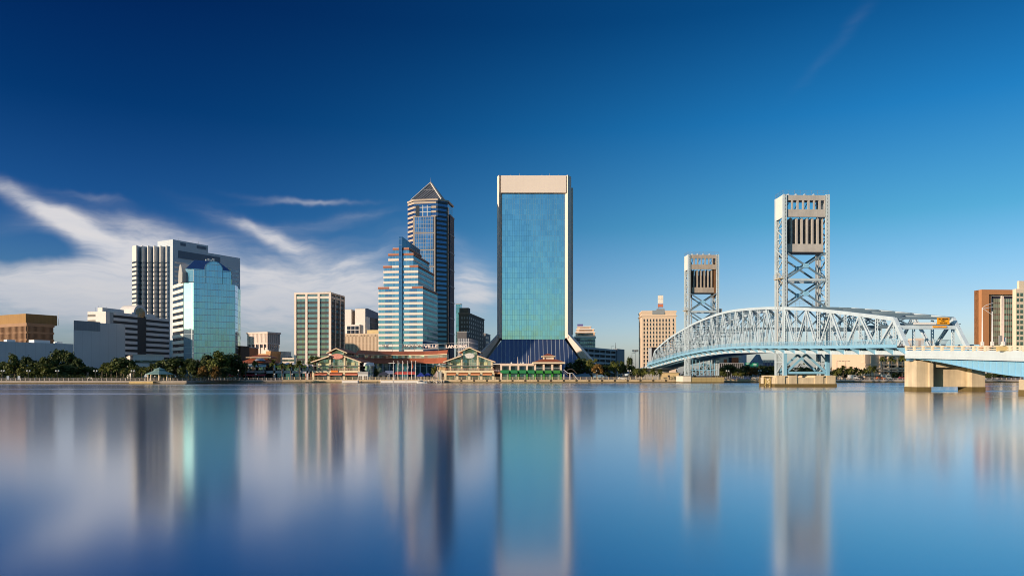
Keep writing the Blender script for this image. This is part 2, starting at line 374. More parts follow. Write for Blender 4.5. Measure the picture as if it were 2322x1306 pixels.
def theatre():
    b = Bld('theatre', 'pale blank walled theatre with a tall fly tower behind the riverside trees', 167, 400, 60.5, 120, 284, 728.5)
    m = wall('pale_theatre_wall', (.55,.57,.60), var=.1, scale=.06, panel=(4.8,60), joint=.78)
    MB().prism([(0,0),(b.L,0),(b.L+6,26),(15.6,26)], 6, b.H).build('fly_tower', m, b.root)
    g = wall('grey_metal_panel', (.23,.26,.30), panel=(1.6,40), joint=.7)
    x1 = b.du(227); b.box('metal_panel', g, .05, x1, -.15, .1, b.z(748), b.H+.5)
    h = b.z(780)
    b.box('lobby_wall', m, -46, 0, .2, 22, 6, h)
    b.box('lobby_base', m, -46, -.0, -.1, 22, 0, 1.2)
    gl = glass('lobby_glass', (.10,.15,.20), pw=3, ph=4.5, mull=(.10,.12,.14), var=.3)
    b.box('lobby_glass', gl, -45, b.L-.5, .8, 20, 1.2, 6)
    for i in range(8): b.box('door_post', STEEL, 1+i*4, 1.25+i*4, .4, .8, 0, 6)
    e = MB(); e.box(-18, -10, 4, 9, h, h+1.6); e.box(-6, -3, 5, 8, h, h+1.1); e.box(-30, -26, 6, 9, h, h+1.3)
    e.build('roof_plant', WHITEM, b.root)
theatre()

def striped_block():
    b = Bld('office_building', 'white office building with black window stripes and an arched bronze atrium', 240, 475, 76, 198.5, 384, 706)
    w = wall('striped_white', (.72,.68,.65), var=.1); dk = wall('black_stripe_glass', (.012,.012,.014), var=.5, scale=.5, rough=.55)
    br = glass('bronze_atrium_glass', (.085,.065,.04), pw=1.4, ph=3.5, mull=(.05,.04,.03), var=.5, tilt=.03, metal=.6)
    y2 = b.W; L = b.L; H = b.H
    b.box('wall', w, 0, 3.2, 0, y2, 0, H)                            # solid west end
    b.box('glazing', dk, 3.2, L, .3, y2, 0, H-1.5)
    xa0, xa1 = b.du(311), b.du(331.5)
    fl = 3.62; n = int(H/fl)
    for i in range(2): b.winL('window', dk, y2*.78, H-3.2-i*fl*1.0, y2*.42, 1.5)
    for (x0, x1, top) in ((b.du(257), xa0, H), (xa1, L, b.z(724, L))):
        zt = top
        s = MB().box(x0, x1, -.25, y2, 0, fl*.52)
        zs = [zt-1.7-fl*i for i in range(n+1) if zt-1.7-fl*i > 2]
        b.rep('spandrel', w, s, zs)
    b.box('corner_panel', wall('shade_grey_panel', (.33,.36,.38)), 3.2, b.du(257), 0, .5, 0, H-.3)
    # penthouse and barrel vaults
    b.box('penthouse', w, 1.5, 20, 4, y2*.55, H, b.z(696.5))
    xc = (xa0+xa1)/2; rr = (xa1-xa0)/2+2.2; zc = b.z(703, xc)
    def arch(r, z0, zc, n=14): return [(xc-r, z0)]+[(xc-r*math.cos(math.pi*i/n), zc+r*math.sin(math.pi*i/n)*1.0) for i in range(n+1)]+[(xc+r, z0)]
    def barrel(name, mat, r, z0, y0, y1):
        p = arch(r, z0, zc-rr*.42)
        return MB().hull([(x, y0, z) for x, z in p], [(x, y1, z) for x, z in p]).build(name, mat, b.root)
    barrel('atrium_vault', w, rr*.95, H-7, 1.2, y2*.9)
    barrel('atrium_glass', br, rr*.66, 3.0, .9, 1.5)
    b.box('penthouse', w, xa1+2, xa1+12, 3, y2*.6, H-3, H+1.6)
    a = MB()
    for i in range(5): a.tube([(1+i*2.2, y2*.62, H), (1+i*2.2, y2*.62, H+3.0+i%3)], .07, 4)
    a.build('antenna', STEEL, b.root)
striped_block()

def serrated_tower():
    Y = 560
    b = Bld('skyscraper', 'tall grey tower with a serrated left side and stepped flat roof', 392, Y, 60.5, 380, 544.5, 557)
    w = wall('grey_blue_precast', (.50,.56,.63), var=.08, scale=.05, panel=(5,3.35), joint=.86)  # blue grey tone has the shade painted in
    gl = glass('grey_tower_glass', (.36,.43,.50), pw=1.6, ph=3.35, mull=(.42,.48,.54), var=.15, tilt=.02, metal=.1)
    L, H = b.L, b.z(560)
    b.box('wall', w, 0, L, 0, 20, 0, H)
    x1 = b.du(472); b.box('penthouse', w, 0, x1, 0, 18, H, b.z(543))
    zt = b.z(587); fl = 3.35; n = int(zt/fl)
    zs = [zt-fl*(i+1) for i in range(n)]
    b.rep('window_band', gl, MB().box(1.2, L-1.2, -.1, .2, 0, 1.55), zs)
    sign = wall('dark_blue_panel', (.13,.17,.23), var=.05)
    b.box('roof_sign_panel', sign, b.du(404), b.du(499), -.25, .1, b.z(583), b.z(566))
    for a0, a1 in ((409, 421), (446, 468)): b.box('louvre', sign, b.du(a0), b.du(a1), -.15, .1, b.z(554), b.z(547))
    m = MB()
    for x in (2, 9, 22, 27): m.tube([(x, 6, b.z(543)), (x, 6, b.z(543)+3)], .09, 4)
    m.build('antenna', STEEL, b.root)
    # serrated wing: each tooth has a narrow sunlit face and a wide shaded face
    us = [300, 319.8, 333.8, 347.8, 361.8, 375.6, 389.6]
    zl = b.z(557)
    wl = wall('warm_white_precast', (.66,.63,.59), var=.06)  # pale copy of the precast paints sunlight on the narrow faces
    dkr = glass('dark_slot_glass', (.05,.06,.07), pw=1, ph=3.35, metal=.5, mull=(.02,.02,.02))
    inv = Matrix.Rotation(-b.a, 2)
    def loc(u, dy=0): # points on a line parallel to the picture, slightly nearer on the left
        yy = Y+3+dy; p = inv @ (Vector((at(u, yy), yy))-b.C); return p
    back = [inv @ (Vector((at(u, Y+45), Y+45))-b.C) for u in (396, 306)]
    b.box_poly = None
    zt2 = b.z(587)
    for i in range(6):
        u0, u1 = us[i], us[i+1]
        p0 = loc(u0); pk = loc(u0+(9.5 if i == 0 else 2.5), -5.0 if i == 0 else -2.6); p1 = loc(u1, 3.0)
        q1 = inv @ (Vector((at(u1-.3, Y+30), Y+30))-b.C); q0 = inv @ (Vector((at(u0+.3, Y+30), Y+30))-b.C)
        t = MB().prism([tuple(p0), tuple(pk), tuple(p1), tuple(q1), tuple(q0)], 0, zl).build('facade_tooth', w, b.root)
        # sunlit edge panels and shaded window strips per floor
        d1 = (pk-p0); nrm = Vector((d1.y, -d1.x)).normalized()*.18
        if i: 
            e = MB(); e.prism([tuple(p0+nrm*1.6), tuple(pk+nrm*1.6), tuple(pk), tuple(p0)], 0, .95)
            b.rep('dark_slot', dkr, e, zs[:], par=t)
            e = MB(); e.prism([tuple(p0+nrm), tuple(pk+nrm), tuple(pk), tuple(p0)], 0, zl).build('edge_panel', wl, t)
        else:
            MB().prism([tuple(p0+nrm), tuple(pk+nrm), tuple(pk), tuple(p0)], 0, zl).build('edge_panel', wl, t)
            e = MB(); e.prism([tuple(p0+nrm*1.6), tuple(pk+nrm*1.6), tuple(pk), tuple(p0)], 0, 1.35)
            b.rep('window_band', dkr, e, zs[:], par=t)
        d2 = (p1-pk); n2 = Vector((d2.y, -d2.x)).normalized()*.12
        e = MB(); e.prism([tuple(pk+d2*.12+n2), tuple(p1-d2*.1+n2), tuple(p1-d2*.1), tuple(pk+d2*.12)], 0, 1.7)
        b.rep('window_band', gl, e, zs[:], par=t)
    # roof body behind the teeth
serrated_tower()

def podium_block():
    b = Bld('low_building', 'low cream podium at the foot of the striped office building', 302, 425, 30, 281, 372, 806)
    b.box('wall', WHITE, 0, b.L, 0, b.W, 0, b.H); b.box('parapet', CREAM, -.25, b.L+.25, -.25, b.W, b.H, b.H+.7); b.box('window_strip', DARKG, 1, b.L-1, -.08, .1, b.H-4.2, b.H-2.6)
podium_block()

def arched_glass_tower():
    Y = 432
    b = Bld('glass_tower', 'light blue mirror glass tower with an arched crown and dark blue hipped roof', 439, Y, 31, 430, 533.5, 633)
    gl = glass('aqua_mirror_glass', (.58,.73,.86), pw=1.5, ph=3.7, mull=(.40,.54,.64), mw=.1, mh=.3, tilt=.012, var=.05)
    pale = glass('pale_mirror_glass', (.34,.46,.54), pw=1.5, ph=3.7, mull=(.34,.44,.50), tilt=.01, var=.06, metal=.75)
    w = wall('bright_stripe', (.78,.72,.63), var=.05); dk = DARKG
    L = b.L; HB = b.z(640)
    # canted plan: main face y=0, left cant, striped side, right cant
    inv = Matrix.Rotation(-b.a, 2)
    def loc(u, yy): return inv @ (Vector((at(u, yy), yy))-b.C)
    p1 = Vector((0, 0)); p2 = Vector((L, 0))
    pl = loc(417, Y+2.5); pll = loc(392, Y+20); pr = loc(539, Y+20.); prr = loc(545.5, Y+27)
    bk1 = prr+Vector((-2, 24)); bk0 = pll+Vector((6, 18))
    MB().prism([tuple(p) for p in (p1, p2, pr, bk1, bk0, pl)], 0, HB).build('shaft', gl, b.root)
    MB().prism([tuple(p) for p in (p1+Vector((-.05,-.1)), pl+Vector((-.1,-.1)), pl+Vector((.3,.5)), p1+Vector((.2,.3)))], 0, HB).build('corner_glass', pale, b.root)
    # striped sunlit side
    MB().prism([tuple(p) for p in (pl+Vector((.05,.05)), pll, bk0, bk0+Vector((5,0)))], 0, b.z(638)).build('side_glazing', dk, b.root)
    d = (pll-pl); nn = Vector((-d.y, d.x)).normalized()
    if nn.dot(Vector((-1,-.3))) < 0: nn = -nn
    e = MB(); q = [pl+nn*.35, pll+nn*.35, pll-nn*.2, pl-nn*.2]; e.prism([tuple(p) for p in q], 0, 1.9)
    fl = 3.74; ht = b.z(638)
    b.rep('spandrel', w, e, [ht-2.0-fl*i for i in range(int(ht/fl)+1)])
    # right strip: gold glass tint stands in for mirrored sunlight
    q = [pr, prr, bk1, bk1+Vector((-4,0))]; hr = b.z(645)
    gold = glass('gold_mirror_glass', (.80,.72,.50), pw=1.6, ph=3.7, mull=(.55,.45,.3), var=.35, tilt=.08)
    MB().prism([tuple(p) for p in q], 0, hr).build('side_wing', gold, b.root)
    # crown
    x0, x1 = .4, L-2.2; zt = b.z(611, 8); D = 20
    b.box('crown_drum', gl, x0, x1, 1.2, D, HB, zt)
    pl2 = [(x0, 1.2), (x0-4.2, 4.0), (x0-4.2, D), (x0, D)]
    MB().prism(pl2, b.z(638), zt).build('crown_corner', pale, b.root)
    zr = b.z(588.5, 10)
    base = [(x0-4.2,1.2),(x1,1.2),(x1,D),(x0-4.2,D)]; top = [(x0+1.2,7),(x1-6,7),(x1-6,D-7),(x0+1.2,D-7)]
    roof = glass('dark_blue_roof_glass', (.05,.12,.32), pw=2, ph=60, mull=(.02,.05,.12), mw=.06, var=.05, metal=.6, rough=.25)
    MB().prism(base, zt+.05, zr, top).build('hipped_roof', roof, b.root)
    # arched dormers
    xa0, xa1 = b.du(467), b.du(504); xc = (xa0+xa1)/2; r = (xa1-xa0)/2; zc = b.z(594, xc)-r
    def arch(c, r, z0, zc, n=18): return [(c-r, z0)]+[(c-r*math.cos(math.pi*i/n), zc+r*math.sin(math.pi*i/n)) for i in range(n+1)]+[(c+r, z0)]
    p = arch(xc, r, HB-1.5, zc)
    MB().hull([(x, .5, z) for x, z in p], [(x, 12, z) for x, z in p]).build('arched_dormer', gl, b.root)
    p2 = arch(xc, r+.55, HB-1.5, zc); MB().hull([(x, .75, z) for x, z in p2], [(x, 11.8, z) for x, z in p2]).build('arch_rim', pale, b.root)
    yc, r2 = 11, 8.0; p = arch(yc, r2, b.z(640), b.z(600)-r2+1.0)
    MB().hull([(x0-6.2, y, z) for y, z in p], [(x0+4, y, z) for y, z in p]).build('arched_dormer', wall('dormer_grey', (.36,.36,.36)), b.root)
    MB().box(x0-5.8, x0-4.2, 2.6, D, b.z(640), b.z(617)).build('side_parapet', wall('dormer_grey', (.36,.36,.36)), b.root)
    MB().hull([(x1+.8, y, z) for y, z in p], [(x1-4, y, z) for y, z in p]).build('arched_dormer', gold, b.root)
    e = MB()
    for i, (x, h) in enumerate(((8, 1.2), (9.3, 1.7), (10.6, 1.4), (12, 1.9))): e.box(x, x+.8, 9, 10.4, zr, zr+h)
    e.build('roof_plant', WHITEM, b.root)
arched_glass_tower()

def pink_block():
    b = Bld('library_block', 'small pale concrete block with tapered upper recesses and a colonnade', 606.5, 520, 66, 560.5, 635, 753)
    w = wall('pink_concrete', (.70,.58,.52), var=.08); L, W, H = b.L, b.W, b.H
    zm0, zm1 = b.z(788), b.z(780)
    b.box('upper_wall', w, 0, L, 0, W, zm1, H); b.box('wall', w, .6, L-.6, .6, W-.6, 0, zm1)
    b.box('cornice', w, -.5, L+.5, -.5, W+.5, H-.9, H+.2)
    nL, nR = 5, 6
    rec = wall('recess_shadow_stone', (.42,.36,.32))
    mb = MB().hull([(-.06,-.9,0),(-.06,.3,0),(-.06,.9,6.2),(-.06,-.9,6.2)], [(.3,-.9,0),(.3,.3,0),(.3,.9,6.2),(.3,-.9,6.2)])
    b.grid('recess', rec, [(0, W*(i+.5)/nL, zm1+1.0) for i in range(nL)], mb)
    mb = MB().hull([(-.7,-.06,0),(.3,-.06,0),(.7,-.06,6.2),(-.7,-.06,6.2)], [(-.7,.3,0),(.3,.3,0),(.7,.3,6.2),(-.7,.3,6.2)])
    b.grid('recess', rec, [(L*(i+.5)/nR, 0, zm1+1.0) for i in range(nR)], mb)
    mb = MB().box(.45, .8, -1.0, 1.0, 0, zm1-zm0-.3); b.grid('window', DARKG, [(0, W*(i+.5)/nL, zm0) for i in range(nL)], mb)
    mb = MB().box(-1.0, 1.0, .45, .8, 0, zm1-zm0-.3); b.grid('window', DARKG, [(L*(i+.5)/nR, 0, zm0) for i in range(nR)], mb)
    mb = MB().box(0, .7, -.5, .5, 0, zm1); b.grid('column', w, [(.0, W*i/nL+(.5 if i == 0 else -.5 if i == nL else 0), 0) for i in range(nL+1)], mb)
    b.grid('column', w, [(L*i/nR, .1, 0) for i in range(1, nR)], MB().box(-.4, .4, 0, .6, 0, zm1))
pink_block()

def small_left_blocks():
    b = Bld('brick_building', 'narrow orange brick building beside the pale colonnaded block', 562, 470, 82, 553, 566, 788)
    b.box('wall', wall('orange_brick', (.50,.18,.07), panel=(2,1), joint=.9), 0, 14, 0, b.W, 0, b.H); b.box('roof_edge', PLASTER, -.2, 14.2, -.2, b.W+.2, b.H, b.H+.5)
    b = Bld('white_building', 'slim grey and white building with a column of dark windows', 553, 466, 82, 545, 554.5, 786)
    b.box('wall', wall('bluish_white', (.50,.52,.55)), 0, 12, 0, b.W, 0, b.H)
    b.grid('window', DARKG, [(0, b.W*.5, 2+3.2*i) for i in range(4)], MB().box(-.1,.1,-.5,.5,0,2.0))
    b = Bld('plant_building', 'white rooftop plant house behind the riverside restaurant', 648, 480, 82, 636, 655, 797)
    b.box('wall', wall('warm_white', (.78,.72,.64)), 0, 8, 0, b.W, 0, b.H)
    e = MB(); 
    for i in range(3): e.box(1+i*1.6, 2+i*1.6, -3.5, -1, 0, b.H-3-i*.6)
    e.build('duct', STEEL, b.root)
    b = Bld('low_building', 'low orange walled building with flat roof behind the red hipped roofs', 613, 420, 80, 585, 640, 802)
    ow = wall('orange_stucco', (.60,.33,.15)); b.box('wall', ow, 0, 12, 0, b.W, 0, b.H)
    b.box('parapet', ow, -.3, 12, -.3, 2.5, b.H, b.H+1.5); b.box('stair_hut', wall('warm_white', (.8,.7,.6)), 3, 6, b.W*.35, b.W*.85, b.H, b.z(793))
    b.grid('window', DARKG, [(0, b.W*.2+i*2.2, b.H-3) for i in range(3)], MB().box(-.1,.1,-.6,.6,0,1.3))
    b = Bld('dark_block', 'dark brown low block between the glass tower and the brick building', 545.5, 455, 70, 537, 547, 786)
    b.box('wall', wall('dark_brown_wall', (.06,.05,.045)), 0, 8, 0, b.W, 0, b.H); b.box('parapet', BLACKM, -.2, 8, -.2, b.W+.2, b.H, b.H+.5)
    b = Bld('car_park', 'low pinkish parking deck between restaurant and banded office block', 668, 450, 82, 640, 669, 811)
    b.box('deck', CREAM, 0, 12, 0, b.W, b.H-1, b.H); b.box('opening', DARKG, .4, 12, .3, b.W, b.H-2.2, b.H-1); b.box('wall', CREAM, 0, 12, 0, b.W, 0, b.H-2.2)
small_left_blocks()

def banded_office():
    b = Bld('office_block', 'mid rise office block with white piers and dark horizontal glass bands', 750.5, 425, 82, 667, 782, 662.5)
    L, W, H = b.L, b.W, b.H
    gl = glass('teal_band_glass', (.20,.25,.26), pw=1.5, ph=60, mull=(.14,.16,.17), var=.35, tilt=.03, metal=.8)
    w = wall('pinkish_white_stone', (.72,.62,.55), var=.06)
    zt = b.z(675)
    b.box('glazing', gl, .5, L-.5, .5, W-.5, 0, zt+1.8)
    b.box('parapet', w, 0, L, 0, W, zt+2.2, H)
    b.box('louvre_band', wall('brown_louvre', (.20,.13,.09)), .9, L-.9, .9, W-.9, zt+1.0, zt+2.4)
    b.box('cornice', w, .15, L-.15, .15, W-.15, zt-.4, zt+.9)
    sp = wall('brown_spandrel', (.055,.055,.06), var=.2)
    fl = 2.94; n = int(zt/fl)
    b.rep('spandrel', sp, MB().box(.38, L-.38, .38, W-.38, 0, 1.32), [zt-.4-fl*(i+1) for i in range(n)])
    for i in range(4):
        y = W*i/3; y0 = min(max(y-.65, 0), W-1.3); b.box('pier', w, -.05, .9, y0, y0+1.3, 0, zt+2.2)
    for i in range(1, 4):
        x = L*i/3; x0 = min(max(x-.5, 0), L-1.0); b.box('pier', w, x0, x0+1.0, -.05, .9, 0, zt+2.2)
    e = MB(); e.box(6, 12, W*.2, W*.5, H, H+.9)
    for i in range(6): e.box(4+i, 4.6+i, W*.08+i*.7, W*.08+.5+i*.7, H, H+1.1)
    e.build('roof_plant', STEEL, b.root)
banded_office()

def white_slab_block():
    b = Bld('courthouse', 'white slab building with blank towers and a dark glazed right side', 828, 600, 82, 781, 859, 700)
    w = wall('clean_white', (.76,.71,.66), var=.05); L, W, H = b.L, b.W, b.H; zb = b.z(758)
    y1 = b.eu(805); y2 = b.eu(796)
    b.box('tower_slab', w, 0, 12, 0, y1, zb-.5, H); b.box('tower_slab', w, .5, 12, y2, W, zb-.5, H-.3)
    b.box('link_glazing', wall('brown_louvre2', (.20,.15,.12), panel=(30,1.2), joint=.5), 3, 10, y1, y2, zb, b.z(704))
    b.box('side_glazing', glass('navy_glass', (.10,.15,.24), pw=2, ph=3.8, mull=(.25,.3,.36), mw=.25, var=.3), 12, L+10, .2, W-1, zb-2, H-6)
    p = [(0, H-6), (0, H), (5, H+.8), (L+10, H-1.5), (L+10, H-6)]
    MB().hull([(x+.02, -.2, z) for x, z in p], [(x+.02, y1, z) for x, z in p]).build('curved_roof', wall('slate_roof', (.17,.20,.27)), b.root)
    b.box('bay_frame', w, -2.2, 0, y1-4.5, y1+6.0, zb, b.z(736))
    b.grid('window', DARKG, [(-2.2, y1-2.4+3.4*i, zb+.6+3.2*j) for i in range(3) for j in range(2)], MB().box(-.15,.1,-1.4,1.4,0,2.7))
    b2 = Bld('office_block', 'low beige block with a fine vertical window grid below the white slabs', 861, 585, 82, 779, 864, 756)
    m = wall('beige_grid', (.64,.50,.36), var=.08); H2 = b2.H
    b2.box('glazing', wall('brown_dark_window', (.10,.07,.05)), .8, 24, 0, b2.W, 0, H2-.5)
    b2.box('parapet', m, 0, 24, -.3, b2.W+.3, H2-2.2, H2)
    b2.slabs('spandrel', m, [H2-2.2-6.2*(i+1) for i in range(3)], 1.4, 0, .2, 24, 0, b2.W)
    b2.grid('fin', m, [(0, b2.W*i/26, 0) for i in range(27)], MB().box(0,.9,-.42,.42,0,H2-1))
    b2.box('penthouse', wall('ochre_block', (.62,.48,.25)), 6, 18, 0, b2.W*.42, H2, b2.z(747))
white_slab_block()

def stepped_tower():
    Y = 424
    b = Bld('office_tower', 'stepped office tower striped white and blue with a dark central fin', 958.4, Y, 82, 858.5, 992, 649)
    L, W = b.L, b.W
    gl = glass('sky_blue_band_glass', (.26,.40,.52), pw=1.6, ph=60, mull=(.22,.32,.42), var=.12, tilt=.012)
    gm = glass('blue_fin_glass', (.13,.22,.36), pw=1.4, ph=3.3, mull=(.12,.2,.3), var=.12, tilt=.01)
    w = wall('warm_white_band', (.74,.66,.60), var=.05); br = wall('brick_red_band', (.36,.14,.09), var=.08)
    tiers = [(858.4, 958.4, 649), (870, 947.7, 601), (881, 937, 573.5), (891.5, 926.8, 560.7)]
    fl = 2.98
    z0 = 0; yc = b.eu(909)
    for i, (ul, ur, v) in enumerate(tiers):
        y1, y0 = b.eu(ul), b.eu(ur); x0 = 0 if i == 0 else .0
        x1 = L if i == 0 else b.du((983.8, 973, 955)[i-1], y0)
        z1 = b.z(v); 
        b.box('glazing', gl, x0+.05*i, x1, y0, y1, z0 if i == 0 else z0-1, z1-.4)
        n = int((z1-z0)/fl+.3)
        sl = MB().box(x0-.18, x1+.18, y0-.18, y1+.18, 0, 1.28)
        zs = [z1-1.28-fl*k for k in range(n) if z1-1.28-fl*k > z0-.6]
        b.rep('spandrel', w, sl, zs)
        yy = (y1-y0)*.23
        for (a, c) in ((y0, y0+yy), (y1-yy, y1)) if i in (0, 1) else ((y0, y1),):
            b.box('brick_band', br, x0-.3, x0+.4, a-.25, c+.25, z1-1.3, z1-.1)
        b.box('brick_band', br, x0, x1+.25, y0-.3, y0+.4, z1-1.35, z1-.15)
        # darker window squares beside the fin
        if i == 0:
            m2 = glass('deep_blue_window', (.16,.26,.42), pw=1.6, ph=60, var=.1)
            for sgn in (1, -1):
                mb = MB().box(-.06, .1, -2.1, 2.1, 0, 1.62)
                b.grid('window_panel', m2, [(0, yc+sgn*5.6+(1.6 if sgn > 0 else -1.6), z-1.66) for z in zs if z > 3], mb)
        z0 = z1
    f0, f1 = b.eu(912.8), b.eu(905.4)
    zt = b.z(536)
    # central fin runs back over the roofs
    p = [(-1.0, 0), (-1.0, zt), (1.0, zt), (b.du(953, f0), zt-1.0), (b.du(953, f0), b.z(560)-2), (3, b.z(570)-6), (3, 0)]
    MB().hull([(x, f0, z) for x, z in p], [(x, f1, z) for x, z in p]).build('central_fin', gm, b.root)
    b.box('service_core', w, L*.5, L*.8, y0+1, y0+6, b.z(649), b.z(600))
stepped_tower()

def pyramid_tower():
    Y = 520
    b = Bld('skyscraper', 'tallest dark blue tower with chamfered corners and a glazed pyramid top', 992, Y, 82, 939, 1034, 455)
    inv = Matrix.Rotation(-b.a, 2)
    W = b.W; H = b.z(455)
    st = wall('tan_granite', (.46,.38,.32), var=.06); dk = wall('dark_granite', (.03,.035,.05), rough=.3)  # the dark copy carries the shade of the right-hand faces
    gl = glass('blue_tower_glass', (.10,.20,.36), pw=1.5, ph=60, mull=(.08,.14,.22), var=.10, tilt=.012)
    gg = glass('pale_grid_glass', (.22,.34,.50), pw=1.7, ph=2.6, mull=(.25,.26,.28), mw=.24, mh=.24, var=.25, tilt=.02)
    c = 9.5                                   # chamfer
    S = W+2*c*.72
    # plan: front face x=0 between y=0 and W, chamfers 45 degrees each side
    k = 5.8
    def octo(g=0): return [(-g, -.4*g), (-g, W+.4*g), (k, W+k+g), (k+W, W+k+g), (2*k+W+g, W), (2*k+W+g, 0), (k+W, -k-g), (k, -k-g)]
    MB().prism(octo(), 0, H).build('shaft', gl, b.root)
    fl = 3.2; n = int(H/fl)
    # tan bands on the front and left, right bands painted darker as in shade
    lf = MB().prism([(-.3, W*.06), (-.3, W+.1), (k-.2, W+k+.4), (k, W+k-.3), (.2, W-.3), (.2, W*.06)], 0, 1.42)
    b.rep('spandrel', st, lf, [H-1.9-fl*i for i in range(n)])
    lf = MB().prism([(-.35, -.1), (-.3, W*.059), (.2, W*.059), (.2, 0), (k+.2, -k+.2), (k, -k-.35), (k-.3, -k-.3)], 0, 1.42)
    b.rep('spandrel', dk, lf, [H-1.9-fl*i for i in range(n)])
    b.box('corner_pier', dk, k-.6, k+2.6, -k-.6, -k+1, 0, H-4)
    # right hand face: tall glazed bays between light rails
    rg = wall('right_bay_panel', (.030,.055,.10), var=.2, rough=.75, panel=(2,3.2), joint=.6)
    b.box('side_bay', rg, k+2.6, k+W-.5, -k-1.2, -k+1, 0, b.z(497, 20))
    rail = MB().box(k+2.6, k+W-.4, -k-1.45, -k, 0, 1.0)
    b.rep('rail', wall('dim_rail', (.22,.24,.28)), rail, [b.z(v, 20) for v in (498, 540, 580, 618, 655, 690, 726, 760)])
    # recessed notch at the top and projecting glazed bay on the front
    y0, y1 = W*.06, b.eu(941)
    b.box('top_window', glass('notch_glass', (.14,.26,.42), pw=3.2, ph=3.2, mull=(.5,.5,.5), mw=.5, mh=.5, var=.2), -.5, 0, y0+3.5, W-4.0, b.z(490), b.z(465))
    b.box('notch_shadow', dk, -.55, 0, W-4, W-1.2, b.z(490), b.z(465))
    b.box('bay_frame', wall('bay_granite', (.30,.26,.235), var=.06), -2.2, 0, y0, y1+.8, 0, b.z(491))
    zb = [b.z(v) for v in (493, 528, 531, 566, 569, 604, 607, 642, 645, 680, 683, 718, 721, 757)]
    for i in range(0, len(zb), 2): b.box('bay_window', gg, -2.5, -2.1, y0+1.3, y1-.5, zb[i+1], zb[i])
    # pyramid
    oc = octo(.8); zt = b.z(415.5, 15)
    b_ = MB().prism(oc, H, H+1.2); b_.build('cornice', st, b.root)
    cx, cy = k+W/2, W/2
    sq = [(1.5, -2.5), (1.5, W+2.5), (2*k+W-1.5, W+2.5), (2*k+W-1.5, -2.5)]
    MB().prism(sq, H+1.2, zt, [(cx+.1*(x-cx)/10, cy+.1*(y-cy)/10) for x, y in sq]).build('pyramid_roof', glass('pyramid_glass', (.12,.13,.16), pw=2.2, ph=9.5, mull=(.20,.20,.21), mw=.4, mh=.6, var=.3, metal=.6), b.root)
    r = MB()
    for x, y in sq: r.bar((x, y, H+1.2), (cx, cy, zt+.4), 1.0)
    r.build('ridge', wall('pale_ridge', (.50,.47,.44)), b.root)
    MB().tube([(cx, cy, zt), (cx, cy, zt+4)], [.25, .05], 5).build('mast', STEEL, b.root)
    # pale cover paints sunlight onto the left pyramid plane
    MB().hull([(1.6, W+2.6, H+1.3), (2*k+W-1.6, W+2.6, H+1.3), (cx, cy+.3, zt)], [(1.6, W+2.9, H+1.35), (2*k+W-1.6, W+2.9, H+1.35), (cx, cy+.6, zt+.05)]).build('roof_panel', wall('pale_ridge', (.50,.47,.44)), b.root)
pyramid_tower()

def dark_blocks():
    b = Bld('apartment_block', 'dark brown old block behind the pyramid topped tower with small windows', 1063, 720, 82, 1040, 1098, 709)
    w = wall('dark_brown_brick', (.075,.062,.058), var=.12)
    b.box('wall', w, 0, b.L, 0, b.W, 0, b.H-1); b.box('cornice', wall('brown_cornice', (.16,.12,.10)), -.4, b.L+.4, -.4, b.W+.4, b.H-1.2, b.H)
    wn = wall('pale_window', (.20,.20,.22), rough=.3)
    b.grid('window', wn, [(2.5+i*(b.L-4)/8, 0, b.H-6-4.2*j) for j in range(11) for i in range(9)], MB().box(-.7,.7,-.1,.1,0,2.1))
    b.grid('window', wn, [(0, 1.5+i*2.6, b.H-6-4.2*j) for j in range(8) for i in range(3)], MB().box(-.1,.1,-.6,.6,0,2.1))
    b.box('penthouse', w, 3, 12, 1, b.W, b.H, b.H+5)
    b = Bld('office_block', 'grey blue block with white fins at the foot of the dark brown block', 1064, 600, 82, 1038, 1084, 767)
    b.box('wall', wall('slate_wall', (.16,.19,.24)), 0, b.L, 0, b.W, 0, b.H)
    b.grid('fin', wall('white_fin', (.5,.52,.56)), [(0, .5+i*(b.W-1)/6, 0) for i in range(7)], MB().box(-.3,.1,-.2,.2,0,b.H))
    b.slabs('spandrel', wall('white_fin', (.5,.52,.56)), [b.H-3.6*(i+1) for i in range(5)], .8, .15)
    b = Bld('office_block', 'plain dark grey block just right of the pyramid topped tower', 1058, 640, 82, 1037, 1062, 753)
    b.box('wall', wall('charcoal_wall', (.10,.10,.11)), 0, 10, 0, b.W, 0, b.H); b.box('parapet', STEEL, -.2, 10, -.2, b.W+.2, b.H, b.H+.6)
    b = Bld('hotel_tower', 'teal glazed slim tower peeking out behind the pyramid topped tower', 1044, 760, 82, 1034, 1047, 690)
    b.box('wall', glass('teal_slim_glass', (.20,.36,.40), pw=1.6, ph=3.4, mull=(.2,.3,.32)), 0, 8, 0, b.W, 0, b.H); b.box('parapet', STEEL, -.2, 8, -.2, b.W+.2, b.H, b.H+.8)
    b = Bld('office_block', 'small grey block with white windows left of the flared tower foot', 1101, 660, 82, 1095, 1112, 757)
    b.box('wall', wall('mid_grey_wall', (.22,.22,.23)), 0, b.L, 0, b.W, 0, b.H); b.box('parapet', STEEL, -.2, b.L, -.2, b.W+.2, b.H, b.H+.6)
    b.grid('window', wn, [(2+i*3, 0, b.H-4-4*j) for j in range(4) for i in range(5)], MB().box(-.8,.8,-.1,.1,0,2))
dark_blocks()

